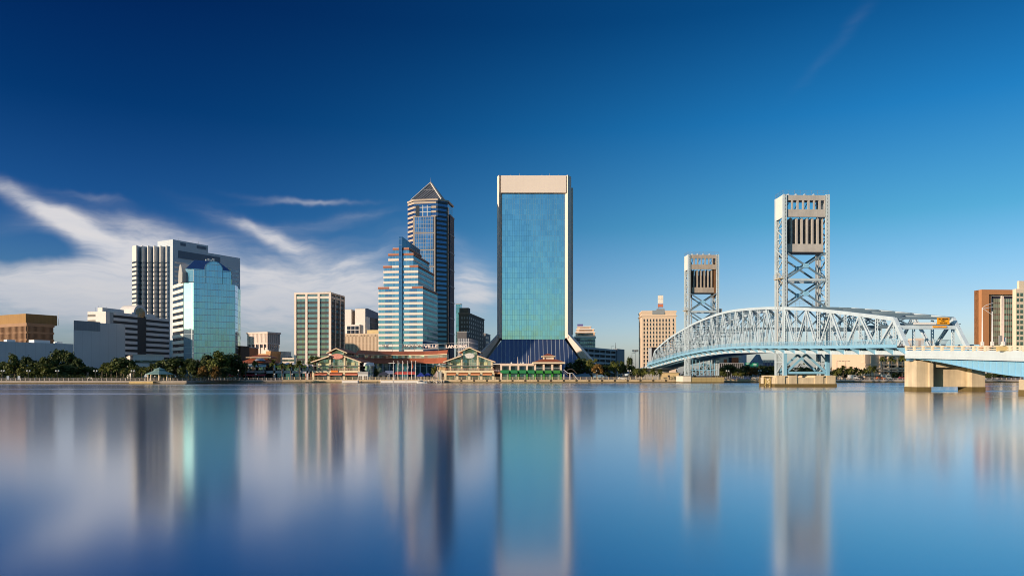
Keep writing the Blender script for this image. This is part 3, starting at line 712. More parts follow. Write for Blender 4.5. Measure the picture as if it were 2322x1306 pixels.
def flared_tower():
    Y = 560
    root = empty('skyscraper', (at(1212, Y), Y, G), 0, 'tall rectangular glass tower in a white frame with a flared base', 'building')
    X = lambda u, y=0: at(u, Y+y)-at(1212, Y)
    Z = lambda v, y=0: zz(v, Y+y)-G
    w = wall('pale_pink_concrete', (.74,.64,.57), var=.05, scale=.06, panel=(4,4), joint=.95)
    D = 46
    zt, zb, zk = Z(397), Z(437), Z(757)
    gl = glass('teal_curtain_glass', (.76,.92,.93), pw=1.75, ph=3.95, mull=(.36,.58,.66), mw=.16, mh=.1, tilt=.014, var=.07, metal=1.0, mmetal=1.)
    MB().box(X(1138.5), X(1281), 2.6, D-2, Z(769), zb+1).build('curtain_wall', gl, root)
    MB().box(X(1136), X(1284), .3, D, zb, zt-.3).build('top_band', w, root)
    # folded corner piers: the ridge faces the river
    def pier(uo, ur, ui, side):
        rg, ou, inn = X(ur), X(uo), X(ui)
        k = 3.4
        base = [(rg, -k*.2), (ou, 4.6), (ou, D), (inn, D), (inn, 3.2)]
        if side > 0: base = base[::-1]
        return base
    for nm, uo, ur, ui, fo, fr_, fi, vb in (('l', 1127, 1131.5, 1139, 1035, 1040, 1072, 815), ('r', 1296.5, 1287.5, 1280, 1380, 1375, 1346, 815)):
        s = -1 if nm == 'l' else 1
        p = [(X(ur), 0), (X(uo), 5.2), (X(uo), D), (X(ui), D), (X(ui), 3.4)]
        MB().prism(p, zk-3, zt).build('corner_pier', w, root)
        out = -22                               # the feet step forward as well as sideways
        zf = 0
        q = [(X(fr_, out)+s*.3, out), (X(fo, out+6)+s*.6, out+6), (X(fo, out+6)+s*.6, D+12), (X(fi, out+14), D+12), (X(fi, out+14), out+14)]
        MB().hull([(x, y, zf) for x, y in q], [(x, y, zk) for x, y in p]).build('flared_foot', w, root)
    # sloping glass skirt
    a = [(X(1139), 3.0, Z(769)), (X(1280.5), 3.0, Z(769)), (X(1280.5), 8, Z(769)), (X(1139), 8, Z(769))]
    c = [(X(1074, -14), -14, 0), (X(1344, -14), -14, 0), (X(1344, -14), 8, 0), (X(1074, -14), 8, 0)]
    sk = glass('navy_skirt_glass', (.08,.13,.26), pw=3.1, ph=80, mull=(.36,.40,.46), mw=.32, tilt=.004, var=.10, metal=.7, xonly=True)  # dark blue tint stands in for the high sky mirrored in the slope
    MB().hull(c, a).build('glass_skirt', sk, root)
    # roof edge with aerials
    m = MB()
    for u, h in ((1158, 4), (1178, 6), (1205, 3), (1230, 5), (1247, 6), (1268, 4)): m.tube([(X(u), 8, zt-.3), (X(u), 8, zt+h*.55)], .12, 4)
    m.box(X(1150), X(1265), 12, 34, zt-.3, zt+1.2); m.build('roof_plant', STEEL, root)
    MB().box(X(1293), X(1297.6, 20), 12, D+6, zk, Z(417)).build('side_rib', w, root)
flared_tower()

def right_city():
    b = Bld('hotel_tower', 'blue grey tower with stepped orange rooftop terraces and a purple cap', 1350, 800, 84, 1303, 1354, 762)
    w = glass('blue_grey_curtain', (.20,.26,.32), pw=2, ph=4.2, mull=(.26,.30,.34), mw=.5, mh=1.4, metal=.75); o = wall('peach_wall', (.72,.50,.34))  # blue grey body colour stands in for a neighbouring tower's shadow
    W, H = b.W, b.H
    b.box('wall', w, 0, 20, 0, W, 0, H-1)
    b.slabs('window_band', DARKG, [H-5-4.2*i for i in range(7)], 1.5, .1, 0, 20, .8, W-.8)
    b.box('terrace', PLASTER, -.6, 20, -.6, W+.6, H-1.5, H)
    for i, (u0, u1, v0, v1) in enumerate(((1305, 1349, 762, 752), (1307, 1347, 752, 745), (1309, 1340, 745, 739))):
        y0, y1 = b.eu(u1), b.eu(u0); b.box('rooftop_storey', o, .8+i, 18, y0, y1, b.z(v0), b.z(v1)); b.box('roof_slab', PLASTER, .2+i, 18, y0-.5, y1+.5, b.z(v1)-.8, b.z(v1))
        b.box('window', DARKG, .6+i, 1+i, y0+2, y1-3, b.z(v0)+1, b.z(v1)-1.3)
    b.box('roof_cap', wall('purple_cap', (.10,.09,.28)), 4, 10, b.eu(1322), b.eu(1309), b.z(739), b.z(734))
    # parking garage
    b = Bld('parking_garage', 'grey multi storey parking garage with four dark open decks', 1320, 650, 63, 1308, 1413.5, 785.5)
    c = wall('garage_concrete', (.38,.40,.42), var=.1); L, H = b.L, b.H; x9 = b.du(1397); D = 3
    b.box('interior', wall('garage_dark', (.012,.012,.014)), .3, x9, .9, D, 0, H-1.2)
    fl = 4.25
    b.slabs('deck_edge', c, [H-1.8-fl*i for i in range(6)], 1.8, 0, 0, x9, 0, D)
    b.grid('column', c, [(.4+i*(x9-.6)/6, .1, 0) for i in range(7)], MB().box(-.45,.45,0,.8,0,H-.4))
    b.box('rear_wall', c, .3, x9+20, D, D+.6, 0, H-.2); b.box('stair_tower', wall('stone_stair', (.20,.22,.25), var=.5, scale=.9), x9, L, -1.2, D, 0, H+.8)
    m = MB().tube([(x9+2, 1, H), (x9+2, 1.2, H+7)], [.4, .08], 5); m.build('mast', BLACKM, b.root)
    # beige hotel
    b = Bld('apartment_tower', 'beige square apartment tower with rows of small windows and a rooftop sign', 1533, 500, 86, 1456, 1540, 705)
    m = wall('beige_brick', (.68,.53,.39), var=.08); W, H = b.W, b.H
    b.box('wall', m, 0, 22, 0, W, 0, H)
    b.box('cornice', m, -.7, 22, -.7, W+.7, b.z(717), b.z(715)); b.box('parapet', m, -.3, 22, -.3, W+.3, H-1, H+.2)
    b.box('roof_screen', wall('grey_screen', (.25,.28,.30)), -.4, 3, W*.34, W*.70, H-2.2, H+.4)
    ys = [W*.08]+[W*(.20+.70*i/7.6) for i in range(8)]+[W*.94]
    b.grid('window', DARKG, [(0, y, b.z(724+9.2*j)-1.6) for j in range(12) for y in ys], MB().box(-.08,.1,-.42,.42,0,1.9))
    b.grid('window_sill', m, [(0, y, b.z(724+9.2*j)-1.85) for j in range(12) for y in ys[::1]][:100], MB().box(-.25,.1,-.55,.55,0,.22))
    yc = W*.44; z = H+.2
    f = MB()
    for dy in (-1.5, 1.5): f.tube([(3, yc+dy, z), (3, yc+dy, b.z(669))], .18, 4)
    for k in range(6): f.bar((3, yc-1.5, z+k*2.2), (3, yc+1.5, z+k*2.2), .15)
    fr = f.build('sign_frame', STEEL, b.root)
    for k, (v0, v1, col, nm) in enumerate(((669, 677.5, (.78,.72,.62), 'tan'), (678.5, 687, (.8,.75,.66), 'tan'), (688.5, 695, (.55,.16,.08), 'red'))):
        b.box('sign_panel', wall('sign_'+nm+str(k), col, var=.3, scale=.8), 2.2, 3.6, yc-1.7, yc+1.7, b.z(v1), b.z(v0))
    b.box('sign_base', STEEL, 1.8, 5, yc-2.6, yc+2.6, H, H+1.6)
    b = Bld('warehouse', 'low brown and grey building in front of the beige apartment tower', 1478, 470, 30, 1471, 1502, 787)
    b.box('wall', wall('brown_box', (.11,.065,.05)), 0, b.L, 0, b.W, 0, b.H); b.box('side_panel', wall('grey_box', (.30,.33,.36)), -.2, 0, 0, b.W, 0, b.H-.5)
right_city()

def far_right():
    b = Bld('convention_hotel', 'long beige low rise hotel with terraced balconies behind the lift bridge', 1962, 420, 20, 1886, 2120, 800)
    m = wall('beige_terrace', (.66,.52,.38), var=.06); L, W = b.L, b.W
    b.box('blank_wing', wall('beige_blank', (.62,.47,.34), var=.06, panel=(9,30), joint=.9), 0, 14, 0, W, 0, b.z(800))
    fl = 3.6; H = b.z(804)
    b.box('balcony_interior', wall('balcony_shade', (.08,.06,.05)), .5, L+40, 2.4, 16, 0, H-.6)
    for i in range(4):
        z = H-fl*i; k = i*.9
        b.box('parapet', m, -.2, L+40, 1.2-k, 2.8, z-1.0, z); b.box('balcony_rail', m, -.2, L+40, .5-k, .9-k, z-2.3, z-1.5)
    mb = MB().box(-.35,.35,.4,2.6,0,H-.8); b.grid('balcony_divider', m, [(4+i*6.5, -1.0, 0) for i in range(int((L+30)/6.5))], mb)
    # brown tower
    b = Bld('office_tower', 'orange brown brick tower with a green window grid at the right edge', 2226, 440, 4, 2209, 2330, 656.5)
    m = wall('orange_brown_brick', (.46,.21,.09), var=.06, panel=(60,1.2), joint=.93); L, W, H = b.L, b.W, b.H
    b.box('wall', m, 0, L, 2.6, W, 0, H)
    x1 = b.du(2250); b.box('corner_mass', m, 0, b.du(2243), 0, W, 0, H-2.8); b.box('corner_mass', m, b.du(2243), x1, .9, W, 0, H-3.2)
    b.box('parapet', m, 0, L, -.1, W, H-2.8, H)
    gg = glass('green_window_glass', (.20,.36,.26), pw=1.25, ph=3.4, mull=(.60,.52,.42), mw=.42, mh=.0, var=.5, tilt=.03, metal=.7, band=.34, bandcol=(.05,.025,.02))
    b.box('window_grid', gg, x1, L, 2.2, 2.7, 0, b.z(676)); b.box('louvre_band', wall('navy_band', (.02,.02,.04)), x1, L, 2.1, 2.7, b.z(676), b.z(670))
    for u in (2251.5, 2276): x = b.du(u); b.box('pier', WHITE, x-.35, x+.35, 1.4, 2.6, 0, b.z(668))
    b.box('window_head', WHITE, x1, L, 1.5, 2.65, b.z(670), b.z(668.5))
    # white hotel at the frame edge
    b = Bld('hotel_tower', 'cream hotel tower with square green windows cut by the right frame edge', 2304, 415, 6, 2296, 2420, 655)
    m = wall('cream_hotel', (.74,.62,.48), var=.05, panel=(30,3.2), joint=.95); L, W, H = b.L, b.W, b.H
    b.box('wall', m, 0, L, 0, W, 0, H); b.box('penthouse', m, b.du(2313), L, 0.6, W-.4, H, b.z(636.5))
    gn = glass('green_square_glass', (.10,.20,.15), pw=1.1, ph=1.1, mull=(.3,.36,.3), mw=.08, mh=.08, var=.5, tilt=.05, metal=.7)
    b.grid('window', gn, [(b.du(2308)+i*2.15, 0, b.z(672)-2.95*j-(0 if j < 2 else .5)) for j in range(12) for i in range(9)], MB().box(-.72,.72,-.1,.1,0,1.9), 108)
    # low blocks seen under and through the bridge
    b = Bld('rooftop_block', 'pinkish flat roofed building seen through the end of the bridge truss', 2118, 640, 88, 2064, 2122, 771)
    b.box('wall', wall('pinkish_box', (.66,.54,.46), panel=(30,4), joint=.8), 0, 20, 0, b.W, 0, b.H); b.box('penthouse', CREAM, 4, 16, 3, b.W*.7, b.H, b.z(766))
    b = Bld('warehouse', 'cream block with red banners seen under the lift bridge', 1676, 560, 86, 1628, 1692, 805)
    b.box('wall', wall('cream_box', (.72,.58,.42)), 0, 20, 0, b.W, 0, b.H)
    rb = wall('red_banner', (.62,.16,.06), var=.5, scale=.5)
    b.box('banner', rb, -.3, 0, b.eu(1648), b.eu(1641), b.z(822), b.z(814)); b.box('banner', rb, -.3, 0, b.eu(1674), b.eu(1659), b.z(823), b.z(811)); b.box('window', DARKG, -.1, .1, b.eu(1659), b.eu(1652), b.z(822), b.z(810))
    b = Bld('office_block', 'grey windowless block beside the red bannered block under the bridge', 1683, 540, 70, 1676, 1693, 799)
    b.box('wall', wall('cool_grey_wall', (.30,.34,.40)), 0, b.L, 0, b.W, 0, b.H); b.box('parapet', CONC, -.2, b.L, -.2, b.W, b.H, b.H+.4)
    b = Bld('arena', 'grey wedge shaped roof building under the bridge behind the trees', 1718, 620, 60, 1699, 1731, 822)
    z0, z1 = zz(823, 620)-G, zz(803, 620)-G; L = b.L; W = b.W
    MB().prism([(0,0),(L,0),(L,W),(0,W)], 0, z0).build('wall', CONC, b.root)
    MB().hull([(0,0,z0),(L,0,z0),(L,W,z0),(0,W,z0)], [(L*.25,W*.02,z1),(L*.45,W*.02,z1-.3),(L*.45,W*.35,z1-.3),(L*.25,W*.35,z1)]).build('sloped_roof', wall('slate_grey_roof', (.18,.22,.28), panel=(3,50), joint=.8), b.root)
    b = Bld('stadium', 'pale low stadium stand beyond the trees under the bridge', 1766, 700, 86, 1730, 1780, 816)
    b.box('wall', wall('pale_peach', (.76,.62,.50)), 0, 20, 0, b.W, zz(822,700)-G, b.H); b.box('lower_wall', wall('violet_wall', (.16,.15,.26)), .5, 20, 0, b.W, 0, zz(822,700)-G)
    for i in range(6): b.box('rib', CONC, -.4, .0, 2+i*2.8, 2.5+i*2.8, 0, b.H-.4)
    b = Bld('parking_garage', 'dark fenced parking structure between the bridge pier and red banners', 1686, 470, 86, 1622, 1690, 823)
    b.box('interior', wall('garage_dark', (.012,.012,.014)), .5, 12, 0, b.W, 0, b.H-.3); b.box('roof', CONC, -.2, 12.2, -.2, b.W+.2, b.H-.3, b.H)
    b.grid('post', CONC, [(.2, .2+i*(b.W-.4)/14, 0) for i in range(15)], MB().box(-.15,.15,-.15,.15,0,b.H-.3))
    b = Bld('low_building', 'shaded low building with a pale parapet right of the concrete bridge pier', 2330, 400, 88, 2225, 2340, 833)
    b.box('wall', wall('shaded_wall', (.13,.14,.16)), .4, 14, 0, b.W, 0, b.H-1.2); b.box('parapet', CONC, 0, 14.4, -.3, b.W+.3, b.H-1.2, b.H)
    for i in range(8): b.box('pier', CONC, -.1, .5, i*b.W/8, i*b.W/8+.8, 0, b.H-1.2)
    b = Bld('low_building', 'tan riverside shed beside the far bridge pier', 1539, 366, 84, 1498, 1546, 846)
    b.box('wall', wall('tan_wall', (.55,.42,.22)), 0, 8, 0, b.W, 0, b.H); b.box('roof', wall('tan_roof', (.42,.33,.18)), -.4, 8.4, -.4, b.W+.4, b.H, b.H+.35); b.box('door', DARKG, -.1, .1, b.W*.5, b.W*.6, 0, 2.2)
far_right()

# ---------------------------------------------------------------- lift bridge
BR_A = math.atan(.0212); BR_Y0 = 157.0; BR_W = 12.8
BR_X0 = -.0212*BR_Y0+86.235
TRUSS = wall('bridge_white_blue_paint', (.53,.64,.72), var=.2, scale=.5, rough=.55)
DECKP = paint('bridge_sky_blue_paint', (.24,.50,.70), rough=.55)
BRACE_SHADE = paint('bridge_brace_paint', (.13,.20,.26), rough=.55)  # darkened colour paints shade on braces and sway frames
LEGP = wall('bridge_leg_paint', (.46,.55,.61), var=.22, scale=.35, rough=.6)
CWT = wall('counterweight_concrete', (.42,.40,.38), var=.25, scale=.3)
RUST = wall('rusty_steel', (.16,.075,.03), var=.5, scale=.4)
PIERM = wall('pier_concrete', (.60,.50,.35), var=.42, scale=.3, streak=.02)
STAINM = wall('stained_waterline', (.14,.10,.035), var=.4, scale=.6)
def interp(tab, q):
    tab = sorted(tab)
    if q <= tab[0][0]: return tab[0][1]
    for i in range(len(tab)-1):
        (a, va), (c, vc) = tab[i], tab[i+1]
        if a <= q <= c:
            m0 = (tab[i+1][1]-tab[max(i-1,0)][1])/(tab[i+1][0]-tab[max(i-1,0)][0]); m1 = (tab[min(i+2,len(tab)-1)][1]-tab[i][1])/(tab[min(i+2,len(tab)-1)][0]-tab[i][0])
            h = c-a; t = (q-a)/h
            return (2*t**3-3*t*t+1)*va+(t**3-2*t*t+t)*h*m0+(-2*t**3+3*t*t)*vc+(t**3-t*t)*h*m1
    return tab[-1][1]
TOPC = [(410.6,15.7),(392,19.0),(372,21.8),(341.7,24.6),(324,25.9),(297,26.9),(278.7,27.0),(260,26.2),(244.5,25.2),(232,24.2),(222.8,23.3),(207.6,21.7),(192.6,19.8),(176.6,17.6),(162.3,15.6)]
BOTC = [(60,4.6),(100,5.9),(122,6.7),(157,8.0),(194,9.2),(224,10.3),(255,11.4),(290,11.9),(335,11.2),(375,9.6),(413,7.8),(440,6.2)]
def zt_(y): return interp(TOPC, y+BR_Y0)
def zb_(y): return interp(BOTC, y+BR_Y0)

def bridge():
    root = empty('lift_bridge', (BR_X0, BR_Y0, 0), BR_A, 'pale blue steel vertical lift bridge with two tall towers and arched trusses', 'bridge')
    P = 7.65; y0 = 5.3; N = 33
    ys = [y0+P*i*.9985 for i in range(N)]; yend = 260.0
    for x, lab in ((0, 'near'), (BR_W, 'far')):
        t = MB()
        for a, c in zip(ys, ys[1:]): t.bar((x,a,zt_(a)), (x,c,zt_(c)), .75, .85)
        t.bar((x,0.,zb_(0)+.9), (x,ys[0],zt_(ys[0])), .8, .85); t.bar((x,yend,zb_(yend)+.9), (x,ys[-1],zt_(ys[-1])), .8, .85)
        tr = t.build('top_chord', TRUSS, root)
        b = MB(); yy = [0.]+ys+[yend]
        for a, c in zip(yy, yy[1:]): b.bar((x,a,zb_(a)+.1), (x,c,zb_(c)+.1), .7, .85)
        b.build('bottom_chord', TRUSS, root)
        for i, y in enumerate(ys):
            m = MB(); w = .42 if i % 2 else .36
            for dx in (-.24, .24): m.bar((x+dx,y,zb_(y)+.5), (x+dx,y,zt_(y)-.3), .1, .34, up=(0,1,0))
            z = zb_(y)+1.2
            while z < zt_(y)-1: m.box(x-.2, x+.2, y-.12, y+.12, z, z+.28); z += .75
            m.build('vertical', TRUSS, root)
        for i in range(N-1):
            a, c = ys[i], ys[i+1]
            p, q = ((x,a,zt_(a)-.2), (x,c,zb_(c)+.6)) if i % 2 == 0 else ((x,a,zb_(a)+.6), (x,c,zt_(c)-.2))
            m = MB()
            for dx in (-.26, .26): m.bar((p[0]+dx,)+p[1:], (q[0]+dx,)+q[1:], .12, .48)
            P0, Q0 = Vector(p), Vector(q); n = int((Q0-P0).length/.85)
            for k in range(1, n): c0 = P0.lerp(Q0, k/n); m.box(x-.22, x+.22, c0.y-.12, c0.y+.12, c0.z-.14, c0.z+.14)
            m.build('diagonal', TRUSS, root)
    # top laterals and sway frames
    for i, y in enumerate(ys):
        m = MB(); z = zt_(y)
        m.bar((0,y,z+.2), (BR_W,y,z+.2), .35, .5)
        if i % 2 == 0:
            zc = max(zb_(y)+6.2, z-6.5)
            m.bar((0,y,zc), (BR_W,y,zc), .4, .7)
            if z-zc > 1.8:
                n = 2
                for k in range(n):
                    xa, xb = BR_W*k/n, BR_W*(k+1)/n
                    m.bar((xa,y,zc), (xb,y,z), .22, .3); m.bar((xa,y,z), (xb,y,zc), .22, .3)
        m.build('sway_frame', BRACE_SHADE, root)
        if i < N-1 and i % 2 == 0:
            c = ys[min(i+2, N-1)]; m = MB(); zc = zt_(c)
            m.bar((0,y,z+.15), (BR_W,c,zc+.15), .22, .3); m.bar((BR_W,y,z+.15), (0,c,zc+.15), .22, .3)
            m.build('top_lateral', BRACE_SHADE, root)
    # portal girder
    z = zt_(ys[0])-1.75
    MB().box(-.2, BR_W+.2, ys[0]-2.0, ys[0]-1.5, z-.55, z+.25).build('portal_girder', TRUSS, root)
    # roadway, floor beams, stringers
    d = MB(); st = MB(); yy = [yend*i/52 for i in range(53)]
    for a, c in zip(yy, yy[1:]):
        za, zc = zb_(a)+1.35, zb_(c)+1.35
        d.hull([(-2.3,a,za),(BR_W+2.3,a,za),(BR_W+2.3,a,za+.22),(-2.3,a,za+.22)], [(-2.3,c,zc),(BR_W+2.3,c,zc),(BR_W+2.3,c,zc+.22),(-2.3,c,zc+.22)])
        for x in (1.5, 3.7, 5.9, 8.1, 10.3, 11.6): st.hull([(x-.15,a,za-.8),(x+.15,a,za-.8),(x+.15,a,za-.02),(x-.15,a,za-.02)], [(x-.15,c,zc-.8),(x+.15,c,zc-.8),(x+.15,c,zc-.02),(x-.15,c,zc-.02)])
    d.build('deck', wall('bridge_asphalt', (.09,.09,.09)), root); st.build('stringer', DECKP, root)
    for x, s in ((-2.35, -1), (BR_W+2.35, 1)):
        f = MB(); r = MB()
        for a, c in zip(yy, yy[1:]):
            za, zc = zb_(a)+1.15, zb_(c)+1.15
            f.hull([(x-.08,a,za),(x+.08,a,za),(x+.08,a,za+.75),(x-.08,a,za+.75)], [(x-.08,c,zc),(x+.08,c,zc),(x+.08,c,zc+.75),(x-.08,c,zc+.75)])
            if s > 0 and a < 8: continue
            for h, t in ((.95,.06),(1.25,.035),(1.55,.035),(1.85,.07)): r.bar((x,a,za+h), (x,c,zc+h), t, t)
            for k in range(14): yk = a+(c-a)*k/14; zk = za+(zc-za)*k/14; r.box(x-.015, x+.015, yk-.015, yk+.015, zk+.75, zk+1.85)
            r.box(x-.06, x+.06, a-.06, a+.06, za+.7, za+1.95)
        f.build('fascia_girder', DECKP, root); r.build('railing', DECKP, root)
    for i, y in enumerate([0.]+ys+[yend]):
        z = zb_(y)+1.2
        MB().box(.3, BR_W-.3, y-.2, y+.2, z-1.25, z-.02).build('floor_beam', DECKP, root)
        for sx, s in ((0,-1),(BR_W,1)):
            MB().hull([(sx+s*.35,y-.12,z-1.5),(sx+s*2.3,y-.12,z-.3),(sx+s*2.3,y-.12,z-.02),(sx+s*.35,y-.12,z-.02)], [(sx+s*.35,y+.12,z-1.5),(sx+s*2.3,y+.12,z-.3),(sx+s*2.3,y+.12,z-.02),(sx+s*.35,y+.12,z-.02)]).build('sidewalk_bracket', DECKP, root)
    # lift towers
    def tower(yf, rusty):
        tw = bpy.data.objects.new('lift_tower', None); COL.objects.link(tw); tw.parent = root; tw.location = (0, yf, 0)
        W = BR_W; Dp = 6.2; top = 57.4; base = 3.3
        cw = wall('rusted_concrete', (.37,.32,.27), var=.4, scale=.35) if rusty else CWT; xl, xr = -.15, W+.15
        def leg(x, y, s, m):
            b = MB(); b.box(x-.45*s, x+.18*s, y-.45, y+.45, base, top)
            b.box(x+.42*s, x+.62*s, y-.45, y+.45, base, top)
            z = base+.6
            while z < top-.6: b.box(x+.18*s, x+.42*s, y-.4, y+.4, z, z+.45); z += 1.05
            b.build('leg', m, tw)
        for y in (0, Dp):
            leg(xl, y, 1, LEGP); leg(xr, y, -1, LEGP)
        for x in (xl, xr):       # side lacing between front and rear leg
            b = MB(); z = base+1; k = 0
            while z < 49.5:
                z2 = z+3.1; a, c = (.5, Dp-.5) if k % 2 else (Dp-.5, .5)
                b.bar((x,a,z), (x,c,z2), .28, .3); b.bar((x,.4,z2), (x,Dp-.4,z2), .2, .22); z = z2; k += 1
            b.build('side_lacing', LEGP, tw)
            MB().box(x-.42, x-.2, .45, Dp-.45, 50.6, top-.1).build('side_plate', PLASTER if x < 1 else LEGP, tw)
        x0, x1 = .6, W-.6
        for y, nm in ((-.1, 'front'), (Dp-.4, 'rear')):
            b = MB(); b.box(x0, x1, y, y+.5, 55.65 if nm == 'front' else 56.4, 57.2)
            if nm == 'rear':
                for k in range(4): b.bar((x0+k*(x1-x0)/4,y+.2,50.8), (x0+(k+1)*(x1-x0)/4,y+.2,56.2), .2)
                b.build('head_frame', LEGP, tw); continue
            b.box(x0, x1, y, y+.5, 50.7, 52.95)
            n = 7; pw = (x1-x0)/n
            for i in range(n+1): xc = x0+i*pw; b.box(max(xc-.25,x0), min(xc+.25,x1), y+.01, y+.49, 52.9, 55.7)
            b.build('head_frame', cw, tw)
        c = MB(); y = .9; c.box(x0+.2, x1-.2, y, y+3.6, 40.4, 42.8)
        n = 7; pw = (x1-x0-.4)/n
        for i in range(n+1): xc = x0+.2+i*pw; c.box(max(xc-.25,x0+.2), min(xc+.25,x1-.2), y, y+3.6, 42.8, 50.55)
        cwt = c.build('counterweight', cw, tw)
        MB().box(x0+.3, x1-.3, y+2.2, y+3.5, 42.8, 48.3).build('inner_block', wall('blue_steel_block', (.10,.16,.24)), cwt)
        MB().box(x0+.1, x1-.1, y-.1, y+3.7, 40.1, 40.4).build('underside', BLACKM, cwt)
        if rusty:
            for x in (x0-.05, x1-.75):
                b = MB(); b.box(x, x+.8, .6, 4.8, 38.5, 53.8); b.build('rust_panel', RUST, tw)
        # X bracing front and rear
        for y in (.05, Dp-.05):
            for za, zc in ((32.3, 40.0), (24.0, 31.7)):
                for p, q in (((x0,y,za), (x1,y,zc)), ((x0,y,zc), (x1,y,za))):
                    b = MB(); b.bar(p, q, .38, .5); b.build('brace', BRACE_SHADE, tw)
                b = MB(); zc_ = (za+zc)/2; b.box(W/2-.8, W/2+.8, y-.32, y+.32, zc_-.65, zc_+.65); b.build('gusset', DECKP, tw)
            b = MB(); b.box(x0, x1, y-.25, y+.25, 31.6, 32.3); b.build('strut', LEGP, tw)
        # rope bundles, service platforms, roof rail, stack pipe
        r = MB()
        for x in (1.2, 2.0, W-2.0, W-1.2): r.tube([(x, 3.2, zt_(yf)), (x, 3.2, 50)], .2, 5)
        r.build('lift_rope', STEEL, tw)
        rl = MB()
        for h in (.6, 1.2):
            rl.bar((-.5,0,top+h), (W+.5,0,top+h), .05); rl.bar((-.5,Dp,top+h), (W+.5,Dp,top+h), .05); rl.bar((-.5,0,top+h), (-.5,Dp,top+h), .05)
        for i in range(9): x = -.5+(W+1)*i/8; rl.bar((x,0,top), (x,0,top+1.2), .05); rl.bar((x,Dp,top), (x,Dp,top+1.2), .05)
        rl.build('roof_railing', STEEL, tw)
        m = MB()
        for x in (2.2, 4.6, 7.2, 10): m.lathe((x, 3), [(.55,top-.1),(.55,top+.5),(.2,top+.9)], 8)
        m.box(.6, W-.6, .4, Dp-.4, 57.0, 57.25); m.build('roof_plate', LEGP, tw)
        p = MB(); p.box(-1.9, -.5, -.6, Dp*.6, 32.2, 32.5)
        for z in (33, 33.7): p.bar((-1.9,-.6,z), (-1.9,Dp*.6,z), .07); p.bar((-1.9,-.6,z), (-.5,-.6,z), .07)
        for yy_ in (-.6, 1.4, Dp*.6): p.bar((-1.9,yy_,32.4), (-1.9,yy_,33.7), .07)
        p.bar((-1.8,0,32.2), (-.5,0,30.6), .2); p.build('service_platform', wall('tan_paint', (.50,.42,.30)), tw)
        if rusty:
            p = MB(); p.box(W+.5, W+2.2, -.2, 2.4, 31.2, 31.5); p.box(W+.9, W+2.1, .2, 2.2, 31.5, 33.2); p.bar((W+2.1,0,31.2), (W+.5,0,29.8), .15); p.build('service_platform', STEEL, tw)
        else:
            MB().tube([(-1.35, 2.2, zb_(yf)+2), (-1.35, 2.2, 32.2)], .22, 6).build('stack_pipe', STEEL, tw)
            rl = MB()
            for h in (.5, 1.0, 1.5): rl.bar((.6,-.1,24.1+h), (W-.6,-.1,24.1+h), .05)
            for i in range(10): x = .6+(W-1.2)*i/9; rl.bar((x,-.1,24.1), (x,-.1,25.6), .05)
            rl.build('service_railing', STEEL, tw)
        # below the deck
        zd = zb_(yf)-.2
        if not rusty:
            for y in (0, Dp):
                b = MB(); ax = W*.5
                b.bar((ax,y,zd-.4), (.6,y,base+1.2), .5, .55); b.bar((ax,y,zd-.4), (W-.6,y,base+1.2), .5, .55); b.bar((.6,y,base+.9), (W-.6,y,base+.9), .5, .7)
                b.build('lower_brace', DECKP, tw)
            b = MB(); b.box(-.5, .5, -.55, .55, base, zd); b.box(W-.5, W+.5, -.55, .55, base, zd); b.build('leg_casing', DECKP, tw)
        else:
            b = MB()
            for i in range(7): x = 1.4+i*(W-2.8)/6; b.box(x-.12, x+.12, -.1, .1, base, zd); b.box(x-.12, x+.12, Dp-.1, Dp+.1, base, zd)
            for z in (base+2.4, base+4.8, zd-.6): b.box(.6, W-.6, -.14, .14, z, z+.25); b.box(.6, W-.6, Dp-.14, Dp+.14, z, z+.25)
            for i in range(0, 6, 2): x = 1.4+i*(W-2.8)/6; b.bar((x,0,base+.2), (x+1.8,0,base+2.4), .1); b.bar((x+1.8,0,base+2.5), (x,0,base+4.8), .1)
            b.build('trestle', DECKP, tw)
        girder = MB(); girder.box(-.6, W+.6, -.4, .4, zd, zd+.9); girder.box(-.6, W+.6, Dp-.4, Dp+.4, zd, zd+.9); girder.build('seat_girder', TRUSS, tw)
    tower(67.0, False); tower(178.0, True)
    # river piers
    def pier(y, x0, x1, d, zt, knobs=True):
        b = MB(); b.box(x0, x1, y, y+d, .9, zt-.7)
        for xc in (x0+1.6, x1-1.6, x0+5.2, x1-5.2): b.box(xc-1.25, xc+1.25, y-.25, y+d+.25, .9, zt)
        p = b.build('river_pier', PIERM, root)
        MB().box(x0-.05, x1+.05, y-.3, y+d+.3, -3, .9).build('waterline', STAINM, p)
    pier(63.6, -4.2, 14.0, 12, 3.4)
    t = MB(); y = 180-2.8
    t.box(-2.9, 15.5, y, y+12, .5, 2.6); t.build('river_pier', wall('tan_timber', (.42,.33,.16), panel=(2.2,.6), joint=.6), root)
    MB().box(-2.95, 15.55, y-.05, y+12, -3, .5).build('river_pier', STAINM, root)
    MB().box(-3.1, .6, y-.2, y+12, .5, 3.1).build('river_pier', wall('pale_pier', (.72,.66,.55)), root)
    # approach spans: concrete parapet on haunched plate girders
    yy = [0-3.2*i for i in range(39)]
    sl = MB(); pa = MB(); rail = MB(); gds = [MB(), MB()]
    xa, xb = -.6, BR_W+2.2
    def ztop(y): return zb_(y)+.15
    def zg(y):
        k = (y % -40.)/-40. if y else 0; return ztop(y)-1.15-2.6*(1-abs(2*(((-y)/36.5) % 1)-1)) if False else ztop(y)-1.2-2.5*(.5-.5*math.cos(2*math.pi*max(0,(-y-0.0))/73.0))
